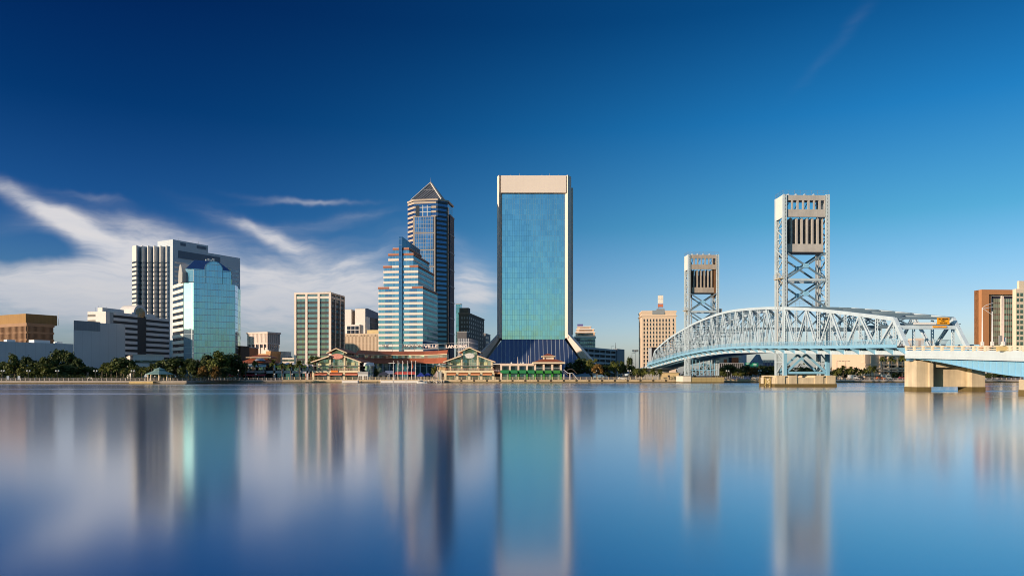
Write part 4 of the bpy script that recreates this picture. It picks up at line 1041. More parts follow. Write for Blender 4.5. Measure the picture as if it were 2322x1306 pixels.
    for a, c in zip(yy, yy[1:]):
        za, zc = ztop(a), ztop(c)
        sl.hull([(xa,a,za-.5),(xb,a,za-.5),(xb,a,za+.1),(xa,a,za+.1)], [(xa,c,zc-.5),(xb,c,zc-.5),(xb,c,zc+.1),(xa,c,zc+.1)])
        for x in (xa, xb-.3):
            pa.hull([(x,a,za+.1),(x+.3,a,za+.1),(x+.3,a,za+.5),(x,a,za+.5)], [(x,c,zc+.1),(x+.3,c,zc+.1),(x+.3,c,zc+.5),(x,c,zc+.5)])
            pa.hull([(x-.06,a,za-1.15),(x+.28,a,za-1.15),(x+.28,a,za-.5),(x-.06,a,za-.5)], [(x-.06,c,zc-1.15),(x+.28,c,zc-1.15),(x+.28,c,zc-.5),(x-.06,c,zc-.5)])
            for h, t in ((.78,.2),(1.25,.26)): rail.bar((x+.15,a,za+h), (x+.15,c,zc+h), t, t*.8)
            rail.box(x-.02, x+.32, a-.26, a+.26, za+.4, za+1.4)
        for x, gd in zip((xa+1.0, xb-1.2), gds):
            gd.hull([(x-.04,a,zg(a)),(x+.04,a,zg(a)),(x+.04,a,za-.5),(x-.04,a,za-.5)], [(x-.04,c,zg(c)),(x+.04,c,zg(c)),(x+.04,c,zc-.5),(x-.04,c,zc-.5)])
            gd.hull([(x-.3,a,zg(a)-.08),(x+.3,a,zg(a)-.08),(x+.3,a,zg(a)),(x-.3,a,zg(a))], [(x-.3,c,zg(c)-.08),(x+.3,c,zg(c)-.08),(x+.3,c,zg(c)),(x-.3,c,zg(c))])
            for k in range(2): yk = a+(c-a)*k/2; gd.box(x-.16, x+.16, yk-.05, yk+.05, zg(yk), ztop(yk)-.5)
    pc = wall('parapet_concrete', (.70,.60,.46), var=.15, scale=.5)
    sl.build('approach_slab', wall('parapet_concrete_pale', (.56,.65,.70), var=.12, scale=.4), root); pa.build('approach_parapet', wall('parapet_concrete_pale', (.56,.65,.70), var=.12, scale=.4), root)
    rail.build('approach_railing', pc, root); [gd.build('plate_girder', DECKP, root) for gd in gds]
    # concrete approach piers
    for yp in (-1.5, -36.5, -73):
        zt = zg(yp-2)-.25; xo, wd = 1.0, 14.4
        b = MB(); b.box(xo, xo+3.0, yp, yp+4.6, 1.0, zt-.05); b.box(xo+wd-2.8, xo+wd, yp, yp+4.6, 1.0, zt-.05)
        b.box(xo+2.5, xo+3.0+.3, yp-.35, yp+.4, 1.0, zt-.5)
        b.box(xo+3.0, xo+wd-2.8, yp+.2, yp+4.2, zt-1.45, zt-.35); b.box(xo+3.0, xo+wd-2.8, yp+1.7, yp+2.9, 1.0, zt-1.45)
        p = b.build('approach_pier', PIERM, root)
        MB().box(xo-.05, xo+3.05, yp-.1, yp+4.65, -3, 1.0).build('waterline', STAINM, p); MB().box(xo+wd-2.85, xo+wd+.05, yp-.1, yp+4.65, -3, 1.0).build('waterline', STAINM, p)
        q = MB()
        for x in (xa+1.0, xb-1.2): q.box(x-.5, x+.5, yp+1, yp+2, zt-.1, zt+.3)
        q.build('bearing', wall('blue_bearing', (.10,.22,.36)), p)
    # landward ramp beyond the far end
    l = MB(); zl = zb_(yend)
    l.hull([(-2.3,yend,zl-.2),(BR_W+2.3,yend,zl-.2),(BR_W+2.3,yend,zl+1.3),(-2.3,yend,zl+1.3)], [(-2.3,yend+72,zl-4.6),(BR_W+2.3,yend+72,zl-4.6),(BR_W+2.3,yend+72,zl-3.2),(-2.3,yend+72,zl-3.2)])
    l.build('approach_slab', TRUSS, root)
    for k in range(3): MB().box(1, BR_W-1, yend+8+k*22, yend+9.4+k*22, G-.2, zl-.5-k*1.05).build('approach_pier', CONC, root)
    return root
BRIDGE = bridge()

def br_pt(x, y):
    c, s = math.cos(BR_A), math.sin(BR_A); return BR_X0+c*x-s*y, BR_Y0+s*x+c*y
def bridge_things():
    # orange exit sign hung on the portal, blank white sign and strip sign
    org = paint('orange_sign_face', (.85,.36,.01)); blk = paint('sign_black', (.01,.01,.01))
    x, y = br_pt(9.1, 2.6); Y = y
    r = empty('road_sign', (x, y, zz(728, Y)), BR_A, 'orange exit sign with black capitals on the bridge portal', 'sign')
    w, h = 2.65, 1.42
    MB().box(-w/2, w/2, 0, .1, -h/2, h/2).build('sign_face', org, r)
    e = MB(); e.box(-w/2-.02, w/2+.02, .1, .16, h/2-.06, h/2); e.box(-w/2, w/2, .1, .2, -h/2, -h/2+.08); e.build('back_frame', STEEL, r)
    for t, z, ww, hh in (('ALL TRAFFIC', .30, 2.2, .26), ('EXIT', -.12, .85, .32), ('NEXT RIGHT', -.55, 1.6, .2)):
        text_mesh(t, hh, ww, .03, blk, 'lettering', r, (0, -.03, z), 0, .012)
    x, y = br_pt(5.2, 2.7)
    r = empty('road_sign', (x, y, zz(733.5, y)), BR_A, 'blank white panel sign left of the orange exit sign', 'sign')
    MB().box(-2.45, 2.45, 0, .1, -.25, .25).build('sign_face', PLASTER, r); MB().box(-2.4, 2.4, .1, .2, -.06, .06).build('back_frame', STEEL, r)
    x, y = br_pt(8.6, 3.1)
    r = empty('road_sign', (x, y, zz(741, y)), BR_A, 'long narrow orange strip sign under the exit sign', 'sign')
    MB().box(-1.5, 1.5, 0, .08, -.19, .19).build('sign_face', org, r); MB().box(-.5, .5, -.02, 0, -.08, .08).build('marking', wall('strip_red', (.6,.2,.02)), r)
    x, y = br_pt(12.9, 4.6)
    r = empty('traffic_light', (x, y, zz(735, y)), BR_A, 'dark signal lamp bracket at the top corner of the bridge end post', 'signal')
    MB().box(-.35, .35, -.2, .2, -.3, .5).build('housing', BLACKM, r); MB().bar((.3,0,-.2), (1.2,0,.1), .12).build('arm', BLACKM, r)
    # lamps on the approach parapet
    def lamp(u, Y, zb, zt, label, arm=True, tone=STEEL):
        r = empty('street_lamp', (at(u, Y), Y, zb), 0, label, 'street lamp', 'lamp posts on the bridge approach')
        H = zt-zb
        MB().tube([(0,0,0),(0,0,H*.12),(0,0,H)], [.17,.12,.07], 6).build('pole', tone, r)
        MB().box(-.2,.2,-.2,.2,0,.7).build('base', PLASTER, r)
        if arm:
            m = MB()
            for dz in (.55, -.2): m.tube([(0,0,H-.25+dz*.2),(.55,0,H+dz*.6),(1.9,0,H+dz+.25)], .04, 4)
            m.tube([(0,0,H-.1),(1.9,0,H-1.4)], .035, 4)
            m.build('arm', tone, r)
    lamp(2227.5, 132, 8.6, zz(697, 132), 'pale street lamp pole with double arm on the bridge parapet by the brown tower', True, WHITEM)
    lamp(2250, 129, 8.5, zz(706, 129), 'short pale lamp pole in front of the left pier of green windows', False, WHITEM)
    lamp(2275, 126, 8.4, zz(672, 126), 'tallest lamp pole on the parapet in front of the green window grid', False, wall('pinkish_pole', (.70,.55,.5)))
    r = empty('utility_cabinet', (at(2272, 126.4), 126.4, 8.6), 0, 'grey utility cabinets fixed beside the tallest lamp pole on the parapet', 'cabinet')
    MB().box(-.45, .1, -.2, .2, 0, 1.5).build('cabinet_box', STEEL, r); MB().box(.2, .6, -.2, .2, 0, 1.2).build('cabinet_box', PLASTER, r)
    MB().hull([(-.7,-.5,-1.1),(.9,-.5,-1.1),(.9,.3,-1.1),(-.7,.3,-1.1)], [(-.9,-.7,-.3),(1.2,-.7,-.3),(1.2,.3,-.3),(-.9,.3,-.3)]).build('bracket', paint('yellow_bracket', (.62,.48,.22)), r)
    # timber dolphin beside the near pier
    x, y = br_pt(-5.6, 67)
    r = empty('timber_fender', (x, y, 0), BR_A, 'dark timber fender with crossed braces left of the near bridge pier', 'fender')
    tim = wall('dark_timber', (.16,.11,.04), var=.4, scale=1.2); yel = wall('yellow_timber', (.52,.40,.16), var=.3, scale=1)
    for dx in (-.85, .85):
        for dy in (-.8, 3.0): MB().tube([(dx,dy,-2),(dx,dy,3.0)], .2, 6).build('post', tim if dx < 0 else yel, r)
    m = MB(); m.bar((-.85,-1.0,.5), (.85,-1.0,2.6), .2); m.bar((-.85,-1.0,2.6), (.85,-1.0,.5), .2); m.build('cross_brace', yel, r)
    m = MB()
    for z in (.35, 2.7): m.box(-1.05, 1.05, -1.05, -.75, z, z+.25)
    m.box(-1.05,1.05,-.8,3.2,2.95,3.1); m.build('rail', tim, r)
bridge_things()

# ---------------------------------------------------------------- plants
LEAF_D = leaf('evergreen_leaves', (.022,.042,.012), (.085,.105,.028))
LEAF_M = leaf('olive_leaves', (.042,.065,.012), (.165,.165,.036))
LEAF_O = leaf('rusty_leaves', (.10,.060,.014), (.30,.17,.045))
LEAF_P = leaf('palm_leaves', (.045,.068,.016), (.19,.19,.045))
BARK = wall('bark', (.11,.085,.06), var=.4, scale=2); PALMB = wall('palm_bark', (.17,.13,.09), var=.4, scale=3)
def crown_mesh(name, seed, mat, n=1500, low=-.55, size=.105):
    """leaf-sized faces in clumps through a lumpy volume, unit radius"""
    r = random.Random(seed); m = MB(); cl = []
    for _ in range(26):
        a = r.uniform(0, 2*math.pi); z = r.uniform(low, .95); k = math.sqrt(max(0, 1-z*z))*r.uniform(.35, .92)
        cl.append((math.cos(a)*k, math.sin(a)*k, z*r.uniform(.75, .98), r.uniform(.20, .42)))
    for _ in range(n):
        cx, cy, cz, cr = r.choice(cl)
        d = Vector((r.gauss(0,1), r.gauss(0,1), r.gauss(0,.8))).normalized()*cr*r.uniform(.45, 1.05)
        p = Vector((cx,cy,cz))+d
        nn = (d.normalized()+Vector((r.uniform(-.8,.8), r.uniform(-.8,.8), r.uniform(-.3,.9)))).normalized()
        t = nn.cross(Vector((r.uniform(-1,1), r.uniform(-1,1), r.uniform(-1,1)))).normalized(); b = nn.cross(t); s = size*r.uniform(.6,1.25)
        m.add([p-t*s-b*s*.5, p+t*s*.2-b*s*.7, p+t*s+b*s*.4, p-t*s*.3+b*s*.7], [(0,1,2,3)])
    return m.mesh(name, mat, False)
CROWNS = {k: [crown_mesh('crown', 10*i+j, mt) for j in range(3)] for i, (k, mt) in enumerate((('d', LEAF_D), ('m', LEAF_M), ('o', LEAF_O)))}
def trunk_mesh(seed):
    r = random.Random(seed); m = MB()
    m.tube([(0,0,-.02),(.02,.01,.25),(r.uniform(-.05,.05),0,.52)], [.055,.04,.032], 7)
    for _ in range(6):
        a = r.uniform(0, 6.28); x, y = math.cos(a), math.sin(a)
        m.tube([(0,0,r.uniform(.25,.45)), (x*.12,y*.12,.55), (x*.3,y*.3,r.uniform(.65,.85))], [.026,.02,.008], 5)
    return m.mesh('trunk', BARK)
TRUNKS = [trunk_mesh(i) for i in range(3)]
_tk = [0]
def tree(u, vt, wpx, Y, kind, label, group, vb=None, name='tree'):
    x = at(u, Y); H = zz(vt, Y)-G; rw = wpx*Y/FPX/2; i = _tk[0]; _tk[0] += 1
    t = empty(name, (x, Y, G), (i*2.399) % 6.28, label, 'tree', group)
    ch = H*(.80 if vb is None else vb); 
    o = bpy.data.objects.new('trunk', TRUNKS[i % 3]); COL.objects.link(o); o.parent = t; o.scale = (H*.62, H*.62, H)
    c = bpy.data.objects.new('crown', CROWNS[kind][i % 3]); COL.objects.link(c); c.parent = t
    c.location = (0,0,H-ch/2); c.scale = (rw*1.05, rw*1.05, ch/2*1.03)
    return t
def palm_meshes(seed, dense):
    r = random.Random(seed); m = MB()
    for k in range(dense):
        a = r.uniform(0, 6.28); el = r.uniform(-.55, 1.25); L = r.uniform(.85, 1.15); dx, dy = math.cos(a), math.sin(a)
        pts = []; 
        for q in range(6):
            t = q/5; h = math.cos(el)*t*L; z = math.sin(el)*t*L-.55*t*t*L*(.4+.6*math.cos(el)); pts.append(Vector((dx*h, dy*h, z)))
        sd = Vector((-dy, dx, 0))
        for q in range(5):
            w0 = .17*math.sin(math.pi*min(.08+q/5*.92, 1)); w1 = .17*math.sin(math.pi*min(.08+(q+1)/5*.92, .99))
            for s in (-1, 1):
                dz = Vector((0,0,-.09))
                m.add([pts[q], pts[q+1], pts[q+1]+sd*s*w1+dz*(w1/.17), pts[q]+sd*s*w0+dz*(w0/.17)], [(0,1,2,3)])
    tr = MB().tube([(0,0,-.02),(.01,0,.5),(0,0,1)], [.045,.032,.034], 7)
    return m.mesh('crown', LEAF_P, False), tr.mesh('trunk', PALMB)
PALMS = [palm_meshes(3, 40), palm_meshes(5, 46), palm_meshes(8, 34)]
def palm(u, vh, Y, rpx, label, group):
    """vh = row of the heart of the crown"""
    i = _tk[0]; _tk[0] += 1
    H = zz(vh, Y)-G; rr = rpx*Y/FPX
    t = empty('palm_tree', (at(u, Y), Y, G), i*1.7, label, 'palm tree', group)
    cm, tm = PALMS[i % 3]
    o = bpy.data.objects.new('trunk', tm); COL.objects.link(o); o.parent = t; o.scale = (5, 5, H)
    c = bpy.data.objects.new('crown', cm); COL.objects.link(c); c.parent = t; c.location = (0,0,H); c.scale = (rr*1.15, rr*1.15, rr*1.15)
ORD = ['first','second','third','fourth','fifth','sixth','seventh','eighth','ninth','tenth','eleventh','twelfth','thirteenth','fourteenth','fifteenth','sixteenth']

def plants():
    D, M, O = 'd', 'm', 'o'
    g = 'trees on the left bank'
    rows = [(3,821,44,330,D,'dark bushy tree cut by the left frame edge'), (34,806,42,322,M,'round topped olive tree nearest the left frame edge'), (60,810,30,338,D,'small dark tree between the olive tree and the tallest left bank tree'),
        (84,818,44,338,D,'low dark tree under the blank white theatre wall'), (107,808,38,336,D,'dark tree at the left shoulder of the tallest left bank tree'), (133,795,50,334,D,'tallest dark tree in front of the blank theatre wall'),
        (159,799,36,333,D,'dark tree overlapping the left edge of the fly tower'), (176,812,30,330,D,'lower dark tree at the right end of the tall clump by the fly tower'),
        (56,827,36,316,M,'low sunlit olive tree beside the second double lamp'), (97,823,46,316,M,'broad low sunlit olive tree before the tallest dark tree'), (122,834,40,317,M,'small olive tree just left of the third double lamp'),
        (150,828,50,322,D,'dark spreading low tree right of the third double lamp'), (195,831,46,330,D,'dark tree under the fly tower base'), (222,834,40,332,D,'dark tree behind the leftmost palms'), (247,822,44,334,M,'olive tree behind the palms below the fly tower corner'),
        (270,811,46,334,D,'taller dark tree behind the middle palms'), (292,815,38,334,D,'dark tree at the foot of the striped office building'), (318,832,40,332,D,'low dark tree left of the gazebo'),
        (352,826,34,336,D,'dark tree rising behind the left side of the gazebo'), (372,815,54,336,D,'broad dark tree behind the gazebo roof'), (400,813,56,335,D,'dark broad tree between gazebo and glass tower'),
        (428,814,46,335,D,'dark tree under the striped side of the glass tower'), (452,816,40,334,D,'dark tree left of the big oak'), (470,806,34,350,D,'darker tree top just left of the big oak crown'),
        (502,796,66,338,M,'biggest oak with a wide sunlit crown below the glass tower'), (527,802,44,342,D,'dark right half tree beside the biggest oak'), (478,818,40,333,M,'lower olive tree on the left flank of the biggest oak'), (545,822,30,345,D,'dark tree beside the restaurant with red hipped roofs'),
        (463,831,26,313,O,'small rusty orange tree at the water edge'), (489,832,26,314,O,'second rusty tree right of the small orange one'), (515,832,30,318,D,'shaded tree right of the two rusty trees')]
    for u, v, w, Y, k, lab in rows: tree(u, v, w, Y, k, lab, g, .96 if k == D or v > 820 else .86)
    g = 'trees on the landing and right bank'
    rows = [(714,806,34,405,D,'dark tree at the foot of the banded office block'), (853,834,13,362,M,'small green shrub tree beside the dark blue tent'), (985,829,16,362,M,'bright small tree between blue awnings and right gabled pavilion'),
        (1298,822,36,366,D,'dark tree at the lower right of the flared tower'), (1319,814,38,368,D,'broad dark tree in front of the flared tower foot'), (1341,813,32,362,M,'sunlit tree below the white flared foot'), (1353,826,28,350,O,'rusty small tree beside the double lamp right of the stair'),
        (1372,828,34,366,D,'dark tree in front of the parking garage'), (1396,818,30,356,M,'yellow green tree with a forked trunk before the garage'), (1413,821,26,362,M,'olive tree at the right end of the parking garage'), (1428,812,18,420,D,'thin dark tree by the tall light poles'), (1432,829,22,360,D,'dark low tree left of the three sunlit palms'),
        (1452,834,22,372,D,'dark tree behind the first sunlit palm'), (1640,833,30,374,D,'dark tree right of the far lift tower legs'), (1657,827,36,376,D,'rounded dark tree before the fenced parking structure'), (1674,837,24,366,M,'small olive tree near a double lamp under the bridge'), (1692,829,28,378,D,'tree below the green highway sign'),
        (1710,833,24,372,O,'rusty trunked tree right of the green highway sign'), (1731,828,34,378,D,'dark tree in front of the wedge roofed arena'), (1750,830,26,378,D,'dark tree left of the near lift tower'), (1794,838,28,376,M,'tree seen through the near tower legs at left'), (1822,832,36,380,D,'dark tree behind the near tower lower braces'),
        (1850,834,34,380,D,'dark tree behind the right leg of the near tower'), (1897,838,34,388,D,'dark shrubby tree right of the near bridge pier'), (1925,842,40,392,D,'dark low tree under the palm clump'), (2035,845,36,394,D,'dark tree before the terraced hotel'), (2062,846,30,396,D,'dark tree left of the concrete approach pier'),
        (2242,846,26,390,D,'shaded tree right of the concrete approach pier'), (2268,842,34,394,D,'dark tree under the approach girder'), (2298,846,28,392,M,'tree beside the rightmost bridge pier')]
    for u, v, w, Y, k, lab in rows: tree(u, v, w, Y, k, lab, g, .9 if k == D else .78)
    tr = MB(); rr = random.Random(4)
    for i in range(5200):
        u = rr.uniform(1280, 2400); Y = rr.uniform(560, 640); z = G+rr.random()**.6*(8+2.5*math.sin(u*.06)+2*math.sin(u*.17)); x = at(u, Y); s = rr.uniform(.5, 1.1)
        a = Vector((rr.uniform(-1,1), rr.uniform(-1,1), rr.uniform(-1,1))).normalized(); b = a.cross(Vector((rr.uniform(-1,1), .3, rr.uniform(-1,1)))).normalized(); p = Vector((x,Y,z))
        tr.add([p-a*s, p-b*s*.6, p+a*s, p+b*s*.6], [(0,1,2,3)])
    tag(tr.build('treeline', LEAF_D, recalc=False), 'low dark line of distant trees behind the bridge', 'trees', kind='stuff')
    ps = [(232,836,9),(242,839,9),(252,833,10),(265,835,10.5),(281,839,9),(304,836,10.5),(321,839,8.5),(332,837,9),(344,831,10)]
    for i, (u, v, r) in enumerate(ps): palm(u, v, 311, r, ORD[i]+' palm from the left in the row left of the gazebo', 'palms left of the gazebo')
    ps = [(537,825,10),(557,825,9),(578.5,823,9.5),(620,822,10),(639.5,827,9.5),(659,828,9.5),(679,824,11)]
    for i, (u, v, r) in enumerate(ps): palm(u, v, 345, r, ORD[i]+' palm from the left along the promenade before the red roofed restaurant', 'palms before the restaurant')
    ps = [(1443,840,10),(1455.5,844,8),(1463,840,10.5),(1480,840.5,11),(1497,842,9)]
    for i, (u, v, r) in enumerate(ps): palm(u, v, 352, r, ORD[i]+' sunlit palm from the left beside the far end of the bridge', 'palms beside the far bridge end')
    ps = [(1893,845,9),(1902,838,9),(1912,834,10),(1921,841,9),(1930,835,9),(1941,838,9.5),(1951,842,8.5),(1963,839,10),(1974,835,9.5),(1984,836,9.5)]
    for i, (u, v, r) in enumerate(ps): palm(u, v, 376, r, ORD[i]+' palm from the left in the clump right of the near bridge pier', 'palms right of the near bridge pier')
    for u, v, r, lab in ((2001,812,8,'tall thin palm at left in front of the terraced hotel'), (2021,814,11,'taller bushy palm at right in front of the terraced hotel'), (2046,812,9,'tall palm nearest the concrete approach pier')): palm(u, v, 384, r, lab, 'tall palms before the terraced hotel')
    # hedge along the left promenade
    h = MB(); rr = random.Random(9)
    for i in range(7000):
        u = rr.uniform(-30, 540); Y = rr.uniform(309, 313)+(max(0, u-400)*.19); z = G+rr.random()*rr.uniform(1.0,2.6); x = at(u, Y); s = rr.uniform(.14,.34)
        a = Vector((rr.uniform(-1,1), rr.uniform(-1,1), rr.uniform(-1,1))).normalized(); b = a.cross(Vector((rr.uniform(-1,1), .3, rr.uniform(-1,1)))).normalized(); p = Vector((x,Y,z))
        h.add([p-a*s, p-b*s*.6, p+a*s, p+b*s*.6], [(0,1,2,3)])
    tag(h.build('undergrowth', LEAF_D, recalc=False), 'dark undergrowth along the shaded left promenade', 'undergrowth', kind='stuff')
plants()

# ---------------------------------------------------------------- riverside: sea wall, promenade, pavilions
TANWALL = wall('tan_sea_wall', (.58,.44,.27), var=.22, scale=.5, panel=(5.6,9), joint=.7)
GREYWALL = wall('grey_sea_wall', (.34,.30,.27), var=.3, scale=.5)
def shoreline():
    def seg(name, u0, u1, mat, label, z1, railing_mat, rlabel, step):
        pts = []
        for i in range(41):
            u = u0+(u1-u0)*i/40; Y = 340.
            for _ in range(4): Y = shore_y(at(u, Y))
            pts.append((at(u, Y), Y))
        x0, y0 = pts[len(pts)//2]
        w = MB(); st = MB(); cp = MB(); r = MB(); n = 0
        for (a, ya), (c, yc) in zip(pts, pts[1:]):
            for b, d0, d1, za, zb in ((w, 0, .8, .45, z1), (st, -.06, .9, -3, .45), (cp, -.12, .95, z1, z1+.14)):
                b.hull([(a-x0,ya-y0+d0,za),(a-x0,ya-y0+d1,za),(a-x0,ya-y0+d1,zb),(a-x0,ya-y0+d0,zb)], [(c-x0,yc-y0+d0,za),(c-x0,yc-y0+d1,za),(c-x0,yc-y0+d1,zb),(c-x0,yc-y0+d0,zb)])
            for h in (.45, .75, 1.0): r.bar((a-x0,ya-y0+.3,z1+.1+h), (c-x0,yc-y0+.3,z1+.1+h), .07, .07)
            L = math.hypot(c-a, yc-ya); k = 0
            while n*step < (n and 0) or True:
                break
        tot = 0; acc = 0
        for (a, ya), (c, yc) in zip(pts, pts[1:]):
            L = math.hypot(c-a, yc-ya); s = acc
            while s < L:
                t = s/L; x, y = a+(c-a)*t-x0, ya+(yc-ya)*t-y0+.3; r.box(x-.13, x+.13, y-.13, y+.13, z1+.1, z1+1.2); s += step
            acc = s-L
        t = empty(name, (x0, y0, 0), 0, label, 'wall')
        w.build('wall_face', mat, t); st.build('waterline', STAINM, t); cp.build('coping', wall('coping_'+mat.name, (.66,.54,.38) if mat is TANWALL else (.50,.40,.31), var=.15, scale=.6), t)
        q = tag(r.build('railing', railing_mat, None, (x0, y0, 0)), rlabel, 'railing')
        return t
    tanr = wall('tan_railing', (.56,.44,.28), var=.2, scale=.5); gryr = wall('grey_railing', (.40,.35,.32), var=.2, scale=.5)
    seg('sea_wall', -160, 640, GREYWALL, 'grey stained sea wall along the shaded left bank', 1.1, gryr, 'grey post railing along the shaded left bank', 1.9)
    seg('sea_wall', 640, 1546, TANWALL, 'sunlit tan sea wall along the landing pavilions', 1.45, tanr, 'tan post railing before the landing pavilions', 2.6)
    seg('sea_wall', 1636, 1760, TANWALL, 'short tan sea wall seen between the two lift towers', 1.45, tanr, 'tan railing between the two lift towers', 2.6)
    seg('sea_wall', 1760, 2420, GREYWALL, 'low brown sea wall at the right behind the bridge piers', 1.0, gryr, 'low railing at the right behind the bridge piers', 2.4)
    # square drain openings of the tan wall
    m = MB().box(-.42, .42, -.05, .05, -.4, .4)
    o = None
    for i, u in enumerate(range(1046, 1540, 29)):
        Y = 341.
        for _ in range(4): Y = shore_y(at(u, Y))
        if o is None: o = m.build('drain_grate', wall('grate_dark', (.05,.035,.02)), None, (at(u,Y), Y-.02, 1.0)); tag(o, 'square dark drain opening in the tan sea wall', 'grate', 'drain openings in the tan sea wall')
        else: dup(o, loc=(at(u,Y), Y-.02, 1.0))
    # gazebo jetty
    Y = 300
    t = empty('jetty', (at(360,Y), Y, 0), 0, 'low sunlit stone jetty that carries the gazebo', 'jetty')
    x0, x1, x2 = at(298,Y)-at(360,Y), at(352,Y)-at(360,Y), at(424,Y)-at(360,Y)
    MB().box(x0, x1, -2, 6, .3, .95).build('lower_step', wall('yellow_stone', (.62,.45,.20), var=.3, scale=.6), t); MB().box(x0+3, x2, -.5, 8, .3, 1.3).build('platform', wall('grey_stone', (.34,.29,.24), var=.3, scale=.6), t); MB().box(x0-.05, x2+.05, -2.05, 8, -3, .3).build('waterline', STAINM, t)
    m = wall('teal_roof', (.20,.33,.31), var=.2, scale=.8, panel=(.7,60), joint=.8); cm = wall('gazebo_column', (.72,.58,.42))
    gz = empty('gazebo', (at(361.5,Y+3), Y+3, 1.3), R(22.5), 'octagonal gazebo with two tiered green roof on the jetty', 'gazebo')
    Z = lambda v: zz(v, Y+3)-1.3
    MB().lathe((0,0), [(5.15,Z(848.8)),(5.15,Z(847.9)),(2.1,Z(840.5)),(2.1,Z(839))], 8).build('lower_roof', m, gz)
    MB().lathe((0,0), [(2.15,Z(838.2)),(2.15,Z(837.6)),(.12,Z(833)),(.05,Z(831.8))], 8).build('upper_roof', m, gz)
    MB().lathe((0,0), [(1.6,Z(840)),(1.6,Z(838))], 8).build('lantern', wall('gazebo_shade', (.12,.12,.11)), gz)
    o = None
    for k in range(8):
        a = math.pi*2*k/8
        if o is None: o = MB().tube([(0,0,0),(0,0,Z(848.5))], .25, 8).build('column', cm, gz)
        else: o = dup(o)
        o.location = (4.1*math.cos(a), 4.1*math.sin(a), 0)
    MB().lathe((0,0), [(4.5,0),(4.5,.12)], 8).build('floor', wall('grey_stone', (.34,.29,.24)), gz)
shoreline()

